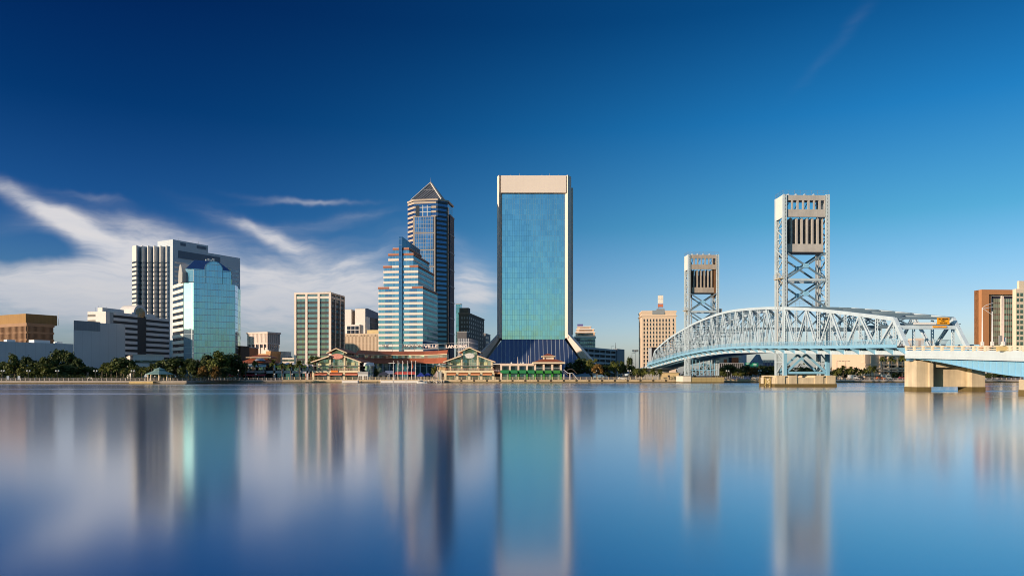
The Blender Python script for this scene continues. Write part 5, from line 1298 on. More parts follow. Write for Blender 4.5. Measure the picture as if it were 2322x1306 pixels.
OCHRE = wall('cream_stucco', (.74,.62,.42), var=.08); GREENG = glass('landing_glass', (.34,.40,.34), pw=1.1, ph=1.6, mull=(.5,.48,.4), mw=.12, mh=.12, var=.5, tilt=.05, metal=.6)
YPAN = wall('pale_yellow_panel', (.60,.62,.36), var=.1, panel=(.8,30), joint=.85)
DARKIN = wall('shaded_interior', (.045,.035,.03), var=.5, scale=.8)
def gable(m, xa, xp, xb, ya, yb, ze, zp, t=.35, ov=0):
    for x0, x1 in ((xa, xp), (xb, xp)):
        m.hull([(x0,ya,ze),(x1,ya,zp),(x1,ya,zp+t),(x0,ya,ze+t)], [(x0,yb,ze),(x1,yb,zp),(x1,yb,zp+t),(x0,yb,ze+t)])
def pavilion(Y, uc, eav, clr, cols, apex, vtop_e, vlow_e, vlow_t, label, oval, ovalcol, left):
    X = lambda u, y=0: at(u, Y+y)-at(uc, Y); Z = lambda v, y=0: zz(v, Y+y)-G
    t = empty('market_pavilion', (at(uc, Y), Y, G), 0, label, 'pavilion')
    xa, xb = X(eav[0]), X(eav[1]); ca, cb = X(clr[0]), X(clr[1]); D = 24
    zf = Z(844.6); zf2 = Z(840)
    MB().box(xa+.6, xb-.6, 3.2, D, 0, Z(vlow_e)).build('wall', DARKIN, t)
    MB().box(xa, xb, -1.0, 3.2, zf, zf2).build('terrace_floor', OCHRE, t)
    # ground floor piers and openings
    n = 3 if left else 4
    for i in range(n+1):
        x = xa+.4+(xb-xa-.8)*i/n; MB().box(x-.55, x+.55, -.6, 3.2, 0, zf).build('pier', OCHRE, t)
    for i in range(n):
        x0, x1 = xa+1.1+(xb-xa-.8)*i/n, xa-.3+(xb-xa-.8)*(i+1)/n
        MB().box(x0, x1, 1.6, 2.0, .2, zf-.4).build('window', GREENG if not left else DARKG, t)
        MB().hull([(x0,-1.9,zf-1.35),(x1,-1.9,zf-1.35),(x1,-1.9,zf-1.25),(x0,-1.9,zf-1.25)], [(x0,-.3,zf-.4),(x1,-.3,zf-.4),(x1,-.3,zf-.3),(x0,-.3,zf-.3)]).build('awning', wall('orange_awning', (.70,.30,.14)) if not left else wall('rust_awning', (.62,.20,.12)), t)
    # terrace railing, upper columns, glazed gable
    r = MB(); z0 = zf2
    for h in (.35, .7, 1.05): r.bar((xa,-.9,z0+h), (xb,-.9,z0+h), .07)
    k = 0; x = xa
    while x < xb: r.box(x-.05, x+.05, -.95, -.85, z0, z0+1.1); x += 1.1
    r.build('railing', wall('pink_railing', (.55,.30,.22)), t)
    for u in cols: MB().box(X(u)-.38, X(u)+.38, .6, 1.4, zf2, Z(vlow_e)-.1+(2.9 if u in clr else 0)).build('column', OCHRE, t)
    zl, zt = Z(vlow_e), Z(vlow_t); xm = (ca+cb)/2
    g = MB(); p = [(xa+1.2, zf2), (xb-1.2, zf2), (xb-1.2, zl), (cb, zt), (ca, zt), (xa+1.2, zl)]
    g.hull([(x,2.4,z) for x, z in p], [(x,2.8,z) for x, z in p]); g.build('glazed_front', GREENG, t)
    for s0, s1 in ((xa+2.2, ca-.6), (cb+.6, xb-3.2)):
        MB().box(s0, s1, 2.2, 2.5, Z(828), zl-.15).build('wall_panel', YPAN, t)
    cz = MB(); cz.box(xa, xb, -.6, 2.2, Z(829.5), Z(828.6)); cz.build('canopy', wall('grey_canopy', (.50,.47,.48)), t)
    # roofs
    m = MB()
    for xe, xc in ((xa-.6, ca), (xb+.6, cb)):
        m.hull([(xe,-1.0,zl-.2),(xc,-1.0,zt),(xc,-1.0,zt+.3),(xe,-1.0,zl+.1)], [(xe,D,zl-.2),(xc,D,zt),(xc,D,zt+.3),(xe,D,zl+.1)])
    m.build('lower_roof', CLAY, t)
    ze, zp = Z(vtop_e), Z(apex[1]); xp = X(apex[0])
    w = MB(); w.box(ca, cb, 2.6, D, zt-.4, ze+.2); w.build('clerestory', OCHRE, t)
    g = MB(); p = [(ca+.5, zt), (cb-.5, zt), (cb-.5, ze+.1), (xp, zp-.5), (ca+.5, ze+.1)]; g.hull([(x,2.2,z) for x, z in p], [(x,2.62,z) for x, z in p]); g.build('gable_window', GREENG, t)
    for y in (5, 11, 17): MB().box(cb-.05, cb+.12, y, y+4.6, zt+.6, ze-.3).build('clerestory_window', DARKG, t)
    m = MB(); gable(m, ca-1.5, xp, cb+1.5, -.6, D+.6, ze-.55, zp, .3); m.build('upper_roof', CLAY, t)
    f = MB()
    for xe, xc, z0, z1 in ((ca-1.5, xp, ze-.55, zp), (cb+1.5, xp, ze-.55, zp)): f.hull([(xe,-.72,z0-.25),(xc,-.72,z1-.25),(xc,-.72,z1+.2),(xe,-.72,z0+.2)], [(xe,-.6,z0-.25),(xc,-.6,z1-.25),(xc,-.6,z1+.2),(xe,-.6,z0+.2)])
    for xe, xc in ((xa-.6, ca), (xb+.6, cb)): f.hull([(xe,-1.12,zl-.5),(xc,-1.12,zt-.3),(xc,-1.12,zt+.2),(xe,-1.12,zl)], [(xe,-1.0,zl-.5),(xc,-1.0,zt-.3),(xc,-1.0,zt+.2),(xe,-1.0,zl)])
    f.build('gable_board', wall('cream_board', (.80,.66,.46)), t)
    # oval sign board
    xo, zo, a, c = X(oval[0]), Z(oval[1]), oval[2]*Y/FPX, oval[3]*Y/FPX
    def ring(k, y): return [(xo+a*k*math.cos(math.pi*2*i/28), y, zo+c*k*math.sin(math.pi*2*i/28)) for i in range(28)]
    s = MB().hull(ring(1, .2), ring(1, .55)).build('oval_sign', wall('oval_sign_'+str(left), ovalcol, var=.3, scale=.8), t)
    MB().hull(ring(.86, .12), ring(.86, .2)).build('sign_centre', wall('oval_centre_'+str(left), tuple(min(v*1.18, .85) for v in ovalcol), var=.5, scale=1.4), s)
    return t, X, Z
def landing():
    t, X, Z = pavilion(352, 763, (708.8, 817.4), (747.8, 780.5), (722, 747.8, 780.5, 813), (763, 790), 797.8, 820.3, 807.3,
        'left gabled market pavilion with red clay roofs and a salmon oval sign', (764.5, 808, 13.6, 6.3), (.62,.26,.20), True)
    MB().box(X(752), X(768), -1.25, -1.02, Z(843.8), Z(839.6)).build('orange_banner', wall('orange_banner', (.85,.22,.02)), t)
    MB().box(X(683), X(709), 1, 14, Z(842), Z(826)).build('side_wing', wall('pale_lilac_wall', (.58,.56,.60)), t); MB().box(X(686), X(708), .9, 1.1, Z(840), Z(830)).build('window', DARKG, t)
    MB().box(X(690), X(711), .5, 10, 0, Z(842)).build('arcade', DARKIN, t)
    for i in range(4): MB().box(X(693+i*5.5)-.18, X(693+i*5.5)+.18, .2, .5, 0, Z(846)).build('post', wall('salmon_post', (.70,.28,.20)), t)
    # round glazed corner and white kiosk
    x, z = X(829.5), 0
    c = MB(); c.lathe((x, 6), [(2.5,0),(2.5,Z(829.5))], 16); c.build('rotunda', glass('rotunda_glass', (.35,.42,.46), pw=1.0, ph=2.4, mull=(.7,.7,.7), mw=.2, mh=.25, var=.4), t)
    MB().lathe((x, 6), [(3.0,Z(829.5)),(3.0,Z(828)),(2.6,Z(822)),(.3,Z(820.5))], 16).build('rotunda_roof', WHITEM, t)
    k = empty('kiosk', (at(823, 346), 346, G), 0, 'white kiosk with dark lattice doors beside the left pavilion', 'kiosk')
    w = (834-812)*346/FPX/2; h = zz(842.5, 346)-G
    MB().box(-w, w, 0, 3, 0, h*.72).build('wall', PLASTER, k); MB().box(-w-.2, w+.2, -.2, 3.2, h*.72, h).build('fascia', wall('kiosk_fascia', (.36,.36,.36)), k)
    for x in (-1.2, 1.1): 
        d = MB().box(x-.75, x+.75, -.06, .05, .1, h*.5).build('door', DARKIN, k)
        for i in range(2): MB().box(x-.75, x+.75, -.12, -.06, .9+i*.9, 1.05+i*.9).build('door_rail', PLASTER, d)
        MB().box(x-.07, x+.07, -.13, -.06, .1, h*.5).build('door_rail', PLASTER, d)
    t, X, Z = pavilion(352, 1064.5, (1008, 1120.5), (1046.5, 1083), (1021, 1046.5, 1083, 1115), (1064.7, 788.2), 796.5, 820, 806.5,
        'right gabled market pavilion with red clay roofs and a silver oval sign', (1064.7, 806.6, 11.5, 6.2), (.62,.60,.56), False)
    MB().box(X(991), X(1009), 0, 10, 0, Z(839)).build('entrance_block', OCHRE, t); MB().box(X(1001), X(1010), -.1, .1, 0, Z(846)).build('doorway', DARKIN, t)
    for u in (993, 997, 1000): MB().box(X(u)-.2, X(u)+.2, -.4, 0, 0, Z(843)).build('column', PLASTER, t)
    MB().hull([(X(990),-2,Z(829.5)),(X(1012),-2,Z(825)),(X(1012),-2,Z(824.3)),(X(990),-2,Z(828.8))], [(X(990),8,Z(829.5)),(X(1012),8,Z(825)),(X(1012),8,Z(824.3)),(X(990),8,Z(828.8))]).build('side_roof', WHITEM, t)
    MB().box(X(991), X(1010), .4, 8, Z(839), Z(832)).build('terrace_wall', wall('ochre_rail', (.52,.34,.17)), t)
    MB().hull([(X(979),-.5,0),(X(991),-.5,0),(X(991),-.5,Z(841)),(X(990),-.5,Z(841)),(X(979),-.5,.6)], [(X(979),1.5,0),(X(991),1.5,0),(X(991),1.5,Z(841)),(X(990),1.5,Z(841)),(X(979),1.5,.6)]).build('stair', wall('pale_stair', (.55,.40,.34)), t)
    MB().box(X(1116), X(1135), 1.5, 12, 0, Z(826)).build('link_bay', DARKIN, t); MB().box(X(1116), X(1136), .8, 12, Z(826), Z(824)).build('link_roof', PLASTER, t)
    MB().box(X(1116), X(1134), .9, 1.6, Z(843), Z(838.5)).build('link_parapet', wall('mauve_wall', (.46,.36,.36)), t); MB().box(X(1116), X(1134), .2, 1.5, Z(847.5), Z(844)).build('awning', wall('orange_awning', (.70,.30,.14)), t)
    # curved wing between the pavilions
    pts = [(803,374),(822,384),(850,392),(885,396),(925,396),(960,393),(990,385),(1012,374)]
    q = [(at(u,Y), Y) for u, Y in pts]; x0, y0 = at(905,396), 396
    w = empty('market_hall', (x0, y0, G), 0, 'long curved market hall with two bands of red roof behind the flagpoles', 'market hall')
    prof = [('glass_front', GLASS_L, 0, 2.0, 0, 8.6), ('lower_roof', CLAY, -1.2, 4.4, None, None), ('clerestory', CLRG, 4.2, 6, 10.6, 13.0), ('upper_roof', CLAY, None, None, None, None)]
    def sweep(name, mat, sec):
        m = MB(); n = len(sec)
        rings = [[(x-x0, y-y0+d, z) for d, z in sec] for x, y in q]
        for a, c in zip(rings, rings[1:]): m.hull(a, c)
        return m.build(name, mat, w)
    sweep('glass_front', GLASS_L, [(0,0),(2,0),(2,8.7),(0,8.7)])
    sweep('lower_roof', CLAY, [(-1.2,8.3),(4.6,11.0),(4.6,11.3),(-1.2,8.6)])
    sweep('clerestory', CLRG, [(4.3,10.6),(6,10.6),(6,13.2),(4.3,13.2)])
    sweep('eaves', wall('cream_board', (.80,.66,.46)), [(3.3,12.75),(4.6,12.75),(4.6,13.0),(3.3,13.0)])
    sweep('upper_roof', CLAY, [(3.2,13.0),(9.5,15.1),(15,13.2),(15,12.9)])
    sweep('rear_wall', OCHRE, [(6.1,0),(14.5,0),(14.5,12.9),(6.1,12.9)])
    for i in range(13):
        u = 826+i*14.2; 
        for (ua,Ya),(ub,Yb) in zip(pts, pts[1:]):
            if ua <= u <= ub: Y = Ya+(Yb-Ya)*(u-ua)/(ub-ua)
        MB().box(-.22,.22,-.5,-.05,0,8.3).build('column', wall('white_column', (.62,.64,.64)), w, (at(u,Y)-x0, Y-y0, 0))
    # roof sign
    s = empty('rooftop_sign', (x0, y0+9, G+14.8), 0, 'letters of the landing name on a steel frame along the hall roof', 'sign')
    shade_letters = paint('sign_letters', (.11,.10,.11)); sun_letters = paint('sign_letters_white', (.80,.66,.60))  # dark and pale copies paint shade and sun onto the letters
    f = MB(); sx = [(862,405),(890,405),(912,405),(940,405),(960,404),(994,400),(1009,396),(1036,390),(1061,383)]
    zt_, zb_ = zz(780.5,405)-G-14.8, zz(791.2,405)-G-14.8
    def pt(u, Y, z): return (at(u,Y)-x0, Y-(y0+9), z)
    for (u0,Ya),(u1,Yb) in zip(sx, sx[1:]):
        f.bar(pt(u0,Ya,zb_), pt(u1,Yb,zb_), .12); f.bar(pt(u0,Ya,zt_), pt(u1,Yb,zt_), .10)
    for u, Y in sx: f.bar(pt(u,Y,-2.0), pt(u,Y,zt_), .16)
    f.build('support_frame', STEEL, s)
    def word(txt, u0, u1, Y, mat, rz=0):
        um = (u0+u1)/2; h = 6.6*Y/FPX
        text_mesh(txt, h, (u1-u0)*Y/FPX, .25, mat, 'lettering', s, pt(um, Y-.3, zz(788.6,Y)-G-14.8), rz, .07)
    word('THE', 866, 881.6, 405, shade_letters); word('JACKSON', 912, 958, 405, shade_letters); word('VILLE', 961, 993, 402, sun_letters, R(-6)); word('LANDING', 1010, 1060, 390, sun_letters, R(-12))
GLASS_L = glass('teal_shop_glass', (.14,.26,.28), pw=2.2, ph=3.4, mull=(.3,.36,.36), mw=.14, mh=.18, var=.6, tilt=.06, metal=.7)
CLRG = glass('clerestory_glass', (.30,.36,.30), pw=1.6, ph=30, mull=(.16,.12,.10), mw=.3, var=.8, tilt=.08, metal=.5)
landing()

def green_pavilion():
    Y = 349; uc = 1205; X = lambda u: at(u,Y)-at(uc,Y); Z = lambda v: zz(v,Y)-G
    t = empty('restaurant', (at(uc,Y), Y, G), 0, 'two storey restaurant with green ground floor awnings and a red hipped roof', 'restaurant')
    pk = wall('peach_stucco', (.76,.60,.48)); gr = wall('green_awning', (.02,.22,.07), var=.15); gp = wall('green_pier', (.035,.25,.04)); D = 14
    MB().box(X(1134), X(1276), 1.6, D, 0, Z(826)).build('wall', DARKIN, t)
    MB().box(X(1134), X(1212.5), 0, D, Z(829.4), Z(824)).build('parapet', pk, t)
    for u in (1136.5, 1156, 1175.5, 1195, 1213.5, 1233, 1252.5, 1272): 
        MB().box(X(u)-.42, X(u)+.42, 0, 1.6, Z(839.5), Z(829.4 if u < 1213 else 825.5)).build('upper_pier', pk, t)
        MB().box(X(u)-.42, X(u)+.42, -.1, 1.6, 0, Z(845)).build('lower_pier', gp if u > 1140 else pk, t)
    MB().box(X(1135), X(1212.5), -.1, 1.6, Z(846), Z(839)).build('fascia', gr, t); MB().box(X(1212.5), X(1275.5), -.1, 1.6, Z(845.5), Z(839)).build('fascia', wall('dark_green_fascia', (.05,.11,.075)), t)
    for i, (a, c) in enumerate(((1139,1154),(1158.5,1173.5),(1178,1193),(1197.5,1212),(1216,1231),(1235.5,1250.5),(1255,1270))):
        x0, x1 = X(a), X(c)
        MB().hull([(x0,-1.3,Z(846.2)),(x1,-1.3,Z(846.2)),(x1,-1.3,Z(845.6)),(x0,-1.3,Z(845.6))], [(x0,-.05,Z(840.4)),(x1,-.05,Z(840.4)),(x1,-.05,Z(839.6)),(x0,-.05,Z(839.6))]).build('awning', gr if i < 4 else gp, t)
        MB().box(x0+.2, x1-.2, 1.3, 1.55, .1, Z(848)).build('shop_window', GREENG, t); MB().box(x0, x1, 1.4, 1.58, Z(838.5), Z(830)).build('window', DARKG, t)
        if i > 3: MB().box(x0, x1, .1, .2, Z(835.6), Z(834.8)).build('rail', PLASTER, t)
    e0, e1 = X(1208), X(1281)
    ec = wall('cream_board', (.80,.66,.46)); MB().box(e0, e1, -1.3, D+1.5, Z(824.6), Z(821)).build('eaves', ec, t)
    a = [(e0,-1.3),(e1,-1.3),(e1,D+1.5),(e0,D+1.5)]; c = [(X(1230),4),(X(1260),4),(X(1260),D-4),(X(1230),D-4)]
    MB().prism(a, Z(821)+.02, Z(813.5), c).build('hipped_roof', CLAY, t)
    MB().box(X(1237), X(1253.5), 4.2, D-4.2, Z(816), Z(807.5)).build('cupola', wall('cupola_white', (.72,.70,.64), panel=(.9,9), joint=.6), t)
    for u in (1233.5, 1255): MB().box(X(u)-.3, X(u)+.3, 3.6, 4.4, Z(814), Z(808)).build('cupola_post', ec, t)
    MB().box(X(1229), X(1260), 2.6, D-2.6, Z(808.6), Z(806.8)).build('cupola_eaves', ec, t)
    MB().prism([(X(1229),2.6),(X(1260),2.6),(X(1260),D-2.6),(X(1229),D-2.6)], Z(806.8)+.02, Z(800.5), [(X(1243),6.6),(X(1246),6.6),(X(1246),D-6.6),(X(1243),D-6.6)]).build('cupola_roof', CLAY, t)
    m = MB(); 
    for u, h in ((1174, 17), (1198.5, 21), (1223, 14)): m.tube([(X(u),3,Z(824)),(X(u),3,Z(824-h*.9))], [.16,.1], 6)
    m.build('vent_pipe', wall('pinkish_pole', (.70,.55,.5)), t)
    m = MB()
    for u, w in ((1160,4),(1181,3),(1187,3.5)): m.lathe((X(u),4), [(w*.1,Z(824)),(w*.1,Z(821.5)),(.05,Z(820.5))], 8)
    m.build('roof_vent', PLASTER, t)
    # outside stair and arched sign
    s = empty('footbridge_stair', (at(1278,Y), Y, G), 0, 'white railed outside stair descending to the right of the green restaurant', 'stair')
    p = MB(); z0 = Z(838); L = at(1310,Y)-at(1278,Y)
    p.bar((0,0,z0), (L*.32,0,Z(846)), .2); p.bar((L*.32,0,Z(846)), (L*.62,0,Z(846)), .2); p.bar((L*.62,0,Z(846)), (L,0,.3), .2); p.build('handrail', WHITEM, s)
    d = MB(); d.bar((0,.8,z0-.9), (L*.32,.8,Z(846)-.9), 1.2, .3); d.bar((L*.62,.8,Z(846)-.9), (L,.8,-.2), 1.2, .3); d.build('flight', wall('dark_stair', (.12,.10,.09)), s)
    for x in (.15, L*.45): MB().box(x-.2, x+.2, .2, .6, 0, Z(846)).build('post', PLASTER, s)
    a = MB(); 
    for i in range(8):
        f = lambda k: (L*.25+L*.68*k/8, -.3, Z(844)+2.2*math.sin(math.pi*(.25+.75*k/8))-.6)
        a.bar(f(i), f(i+1), .3, .25)
    a.build('arch_canopy', wall('dark_canopy', (.10,.07,.06)), s)
green_pavilion()

def left_restaurant():
    Y = 352; uc = 600; X = lambda u: at(u,Y)-at(uc,Y); Z = lambda v: zz(v,Y)-G
    t = empty('restaurant', (at(uc,Y), Y, G), 0, 'shaded restaurant with two tier red hipped roof and red terrace canopy', 'restaurant')
    D = 16; pl = wall('mauve_plaster', (.42,.38,.40))
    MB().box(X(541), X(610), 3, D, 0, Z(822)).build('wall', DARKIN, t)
    MB().prism([(X(541),-1),(X(617),-1),(X(617),D+1),(X(541),D+1)], Z(823), Z(812), [(X(560),5),(X(598),5),(X(598),D-5),(X(560),D-5)]).build('lower_roof', CLAY, t)
    MB().box(X(559), X(604), 5, D-2, Z(814), Z(809.5)).build('clerestory', wall('amber_clerestory', (.58,.42,.22), panel=(1,9), joint=.5), t)
    MB().prism([(X(552),3.2),(X(609),3.2),(X(609),D),(X(552),D)], Z(810), Z(803.5), [(X(572),8),(X(592),8),(X(592),D-5),(X(572),D-5)]).build('upper_roof', CLAY, t)
    MB().box(X(552), X(609.5), 3.0, 3.3, Z(810.8), Z(809.4)).build('eaves', wall('cream_board', (.80,.66,.46)), t)
    MB().lathe((X(588), 1.2), [(2.6,Z(818)),(2.4,Z(816)),(1.5,Z(812.5)),(.1,Z(811.5))], 14).build('dome_skylight', wall('blue_grey_metal', (.36,.38,.42), metal=.4, rough=.4), t)
    pale = wall('pale_blue_canopy', (.42,.52,.55))
    for a, c, k in ((559,574,.5),(580,604,.15)):
        MB().hull([(X(a)-.6,-2.4,Z(832)),(X(c)+.6,-2.4,Z(832)),(X(c)+.6,-2.4,Z(831)),(X(a)-.6,-2.4,Z(831))], [(X(a)+k*2.2,1.5,Z(824)),(X(c)-k*2.2,1.5,Z(824)),(X(c)-k*2.2,1.5,Z(823)),(X(a)+k*2.2,1.5,Z(823))]).build('upper_awning', pale, t)
        MB().box(X(a)+.8, X(c)-.8, 1.2, 1.5, Z(840), Z(832)).build('window', GREENG, t)
    MB().box(X(521), X(601), -1.5, 3, Z(845), Z(841)).build('terrace_parapet', pl, t)
    MB().box(X(537), X(606), .4, .7, 0, Z(846)).build('terrace_glass', DARKG, t)
    MB().hull([(X(512),-3.5,Z(852.2)),(X(606),-3.5,Z(852.2)),(X(606),-3.5,Z(851.4)),(X(512),-3.5,Z(851.4))], [(X(520),0,Z(848.6)),(X(604),0,Z(848.6)),(X(604),0,Z(847.8)),(X(520),0,Z(847.8))]).build('red_canopy', wall('crimson_canopy', (.40,.03,.05)), t)
    for i in range(8): MB().box(X(514+i*13)-.1, X(514+i*13)+.1, -3.3, -3.1, 0, Z(851.8)).build('canopy_post', STEEL, t)
    for u in (547, 562, 577, 596): MB().box(X(u)-.25, X(u)+.25, .8, 1.3, Z(841), Z(823)).build('upper_post', wall('grey_post', (.5,.5,.52)), t)
    # two storey arcade to the right
    w = empty('arcade_wing', (at(650,Y), Y, G), 0, 'white framed two storey arcade with green upper awnings left of the pavilions', 'arcade')
    X = lambda u: at(u,Y)-at(650,Y)
    wf = wall('lilac_white_frame', (.56,.55,.58))
    MB().box(X(604), X(702), 2, 14, 0, Z(827)).build('wall', DARKIN, w); MB().box(X(604), X(702), 0, 3, Z(846), Z(840.5)).build('gallery_floor', wf, w); MB().box(X(604), X(690), .6, 14, Z(827), Z(825.6)).build('roof', wf, w)
    for i, u in enumerate((622, 641, 660, 679, 697)):
        MB().box(X(u)-.4, X(u)+.4, 0, .8, 0, Z(826)).build('column', wf, w)
        if i < 4:
            MB().hull([(X(u)+.6,-1,Z(833.5)),(X(u+19)-.6,-1,Z(833.5)),(X(u+19)-.6,-1,Z(832.6)),(X(u)+.6,-1,Z(832.6))], [(X(u)+.6,.6,Z(829)),(X(u+19)-.6,.6,Z(829)),(X(u+19)-.6,.6,Z(828)),(X(u)+.6,.6,Z(828))]).build('green_awning', wall('lime_awning', (.22,.28,.03)), w)
            MB().box(X(u)+.6, X(u+19)-.6, 1.7, 1.9, Z(840.5), Z(833)).build('window', GREENG, w); MB().box(X(u)+.6, X(u+19)-.6, 1.7, 1.9, .2, Z(847)).build('shop_window', GLASS_L, w)
    for i in range(4):
        e = MB(); u = 631+i*14; e.lathe((X(u),5), [(1.6,Z(825.5)),(1.6,Z(824)),(.2,Z(821.5))], 6); e.build('roof_tent', wall('tent_white_blue', (.46,.5,.58)), w)
left_restaurant()

def flags_and_furniture():
    Y = 345
    pole = paint('flagpole_white', (.80,.76,.72))
    cols = [None, (.34,.33,.36), (.52,.34,.30), (.45,.42,.42), (.62,.12,.04), None]
    labs = ['leftmost flagpole with a yardarm cross bar before the market hall', 'flagpole with a limp grey flag right of the yardarm pole', 'flagpole with a faded pinkish flag in the middle of the row', 'flagpole with a pale grey flag left of the red flag', 'flagpole with a hanging red orange flag', 'bare flagpole at the right end of the row']
    for i, u in enumerate((892, 902.4, 912.8, 923.6, 933.7, 942.6)):
        r = empty('flagpole', (at(u,Y), Y, G), 0, labs[i], 'flagpole', 'flagpoles before the market hall'); H = zz(819,Y)-G
        MB().tube([(0,0,0),(0,0,H)], [.17,.09], 6).build('pole', pole, r); MB().ball((0,0,H+.1), .16, 6, 4).build('finial', pole, r); MB().lathe((0,0), [(.3,zz(836,Y)-G),(.3,zz(834.6,Y)-G)], 8).build('lamp_collar', PLASTER, r)
        if i == 0: MB().box(-2.2,.75,-.08,.08,zz(823.6,Y)-G,zz(822.6,Y)-G).build('yardarm', pole, r)
        if cols[i]:
            f = MB(); n = 8
            for k in range(n):
                z0, z1 = H-.4-k*.42, H-.4-(k+1)*.42; w0 = .34+.28*math.sin(k*.9+i); w1 = .34+.28*math.sin((k+1)*.9+i)
                f.hull([(.08,-.02,z0),(.08+w0,.12*math.sin(k+i),z0-.1),(.08+w0,.12*math.sin(k+i)+.03,z0-.1),(.08,.02,z0)], [(.08,-.02,z1),(.08+w1,.12*math.sin(k+1+i),z1-.1),(.08+w1,.12*math.sin(k+1+i)+.03,z1-.1),(.08,.02,z1)])
            f.build('flag', wall('flag_cloth_%d' % i, cols[i], var=.3, scale=1), r)
    # awnings and tents before the hall
    def canopy(name, u0, u1, v0, v1, Y, mat, label, cat, peak=False):
        um = (u0+u1)/2; X = lambda u: at(u,Y)-at(um,Y); Z = lambda v: zz(v,Y)-G
        r = empty(name, (at(um,Y), Y, G), 0, label, cat)
        if peak: MB().prism([(X(u0),0),(X(u1),0),(X(u1),4),(X(u0),4)], Z(v1), Z(v0), [(X(um-1),1.8),(X(um+1),1.8),(X(um+1),2.2),(X(um-1),2.2)]).build('canopy', mat, r)
        else: MB().hull([(X(u0),-.5,Z(v1)),(X(u1),-.5,Z(v1)),(X(u1),-.5,Z(v1)+.2),(X(u0),-.5,Z(v1)+.2)], [(X(u0)+.5,3,Z(v0)-.2),(X(u1)-.5,3,Z(v0)-.2),(X(u1)-.5,3,Z(v0)),(X(u0)+.5,3,Z(v0))]).build('canopy', mat, r)
        MB().box(X(u0), X(u1), -.55, -.45, Z(v1)-.35, Z(v1)).build('valance', mat, r)
        for u in (u0, um, u1):
            for y in (-.2, 3): MB().tube([(X(u)+(.15 if u == u0 else -.15 if u == u1 else 0), y, 0), (X(u)+(.15 if u == u0 else -.15 if u == u1 else 0), y, Z(v1))], .07, 5).build('post', WHITEM, r)
        return r
    navy = wall('navy_tent', (.03,.035,.06)); blue = wall('royal_blue_canvas', (.03,.06,.36)); red = wall('red_awning', (.62,.08,.06))
    canopy('tent', 857, 880, 842, 849, 347, navy, 'dark navy tent with peaked roof left of the flagpoles', 'tent', True)
    canopy('awning', 894, 942, 842, 847, 352, red, 'long red awning behind the flagpoles', 'awning')
    canopy('umbrella_tent', 945, 962, 845, 851.5, 348, blue, 'royal blue peaked canopy right of the flagpoles', 'canopy', True)
    canopy('umbrella_tent', 961, 977, 845.5, 850.5, 352, blue, 'second blue canopy nearer the right gabled pavilion', 'canopy', True)
    canopy('bar_shelter', 870, 892, 840, 846, 356, wall('blue_grey_awning', (.20,.24,.36)), 'blue grey awning between the navy tent and red awning', 'awning')
    canopy('canopy_tent', 1399, 1428, 838, 846, 366, wall('blue_white_canopy', (.20,.30,.52)), 'blue and white sloped canopy behind the forked yellow green tree', 'canopy')
    canopy('shade_sail', 1345, 1370, 849, 854, 358, wall('pale_blue_tarp', (.22,.36,.46)), 'pale blue low canopy below the rusty tree by the stair', 'canopy')
    canopy('shade_sail', 1303, 1338, 847, 853, 362, wall('pale_blue_tarp', (.22,.36,.46)), 'pale blue low canopy under the dark tree by the stair', 'canopy')
    canopy('terrace_canopy', 512, 535, 849.5, 852, 342, wall('crimson_canopy', (.40,.03,.05)), 'small red umbrella canopy left of the red roofed restaurant', 'canopy', True)
    # floating docks and boat
    dock = wall('white_dock', (.78,.72,.66), var=.12, scale=.5)
    for (u0, u1), lab in zip(((864,891.5),(893,920),(921.5,949),(776,811)), ('leftmost white floating dock section under the yardarm flagpole', 'middle white floating dock section below the flagpoles', 'white floating dock section left of the motor boat', 'white dock section below the left gabled pavilion')):
        Yd = 335; r = empty('floating_dock', (at((u0+u1)/2,Yd), Yd, 0), 0, lab, 'dock', 'white docks along the sea wall'); w = (u1-u0)*Yd/FPX/2
        MB().box(-w, w, 0, 2.6, .15, 1.15).build('deck', dock, r); MB().box(-w+.1, w-.1, .1, 2.5, -.4, .15).build('float', STAINM, r)
        for x in (-w-.1, w+.1): MB().tube([(x,.3,-2),(x,.3,2.2)], .14, 6).build('pile', dock, r)
    Yb = 331; r = empty('motor_boat', (at(957,Yb), Yb, 0), R(2), 'small white motor boat moored before the blue canopies', 'boat')
    st = [(-2.3,.55,.35),(-1.6,.62,.6),(0,.66,.75),(1.2,.72,.6),(2.2,.85,.06)]
    h = MB()
    for (xa, za, wa), (xc, zc, wc) in zip(st, st[1:]): h.hull([(xa,-wa,za),(xa,wa,za),(xa,wa*.5,-.15),(xa,-wa*.5,-.15)], [(xc,-wc,zc),(xc,wc,zc),(xc,wc*.5,-.15),(xc,-wc*.5,-.15)])
    h.build('hull', paint('boat_white', (.82,.80,.76), rough=.3), r); MB().hull([(-.6,-.4,.65),(.6,-.4,.65),(.6,.4,.65),(-.6,.4,.65)], [(-.5,-.35,1.25),(.15,-.35,1.25),(.15,.35,1.25),(-.5,.35,1.25)]).build('cabin', DARKG, r); MB().box(-.7,.4,-.5,.5,1.25,1.35).build('cabin_roof', WHITEM, r)
    # jet of spray beside the boat reads as pale rocks: low stone heap
    rr = random.Random(3); h = MB()
    for i in range(70): u = rr.uniform(950, 1008); s = rr.uniform(.2,.5); x = at(u,338.6)-at(980,338.6); h.ball((x, rr.uniform(-.5,.9), rr.uniform(0,.9)), s, 6, 4, .8)
    tag(h.build('riprap', wall('pale_rocks', (.60,.52,.42), var=.3, scale=1.2), None, (at(980,338.6), 338.8, .2)), 'pale rock heap at the water between boat and right pavilion', 'rocks', kind='stuff')
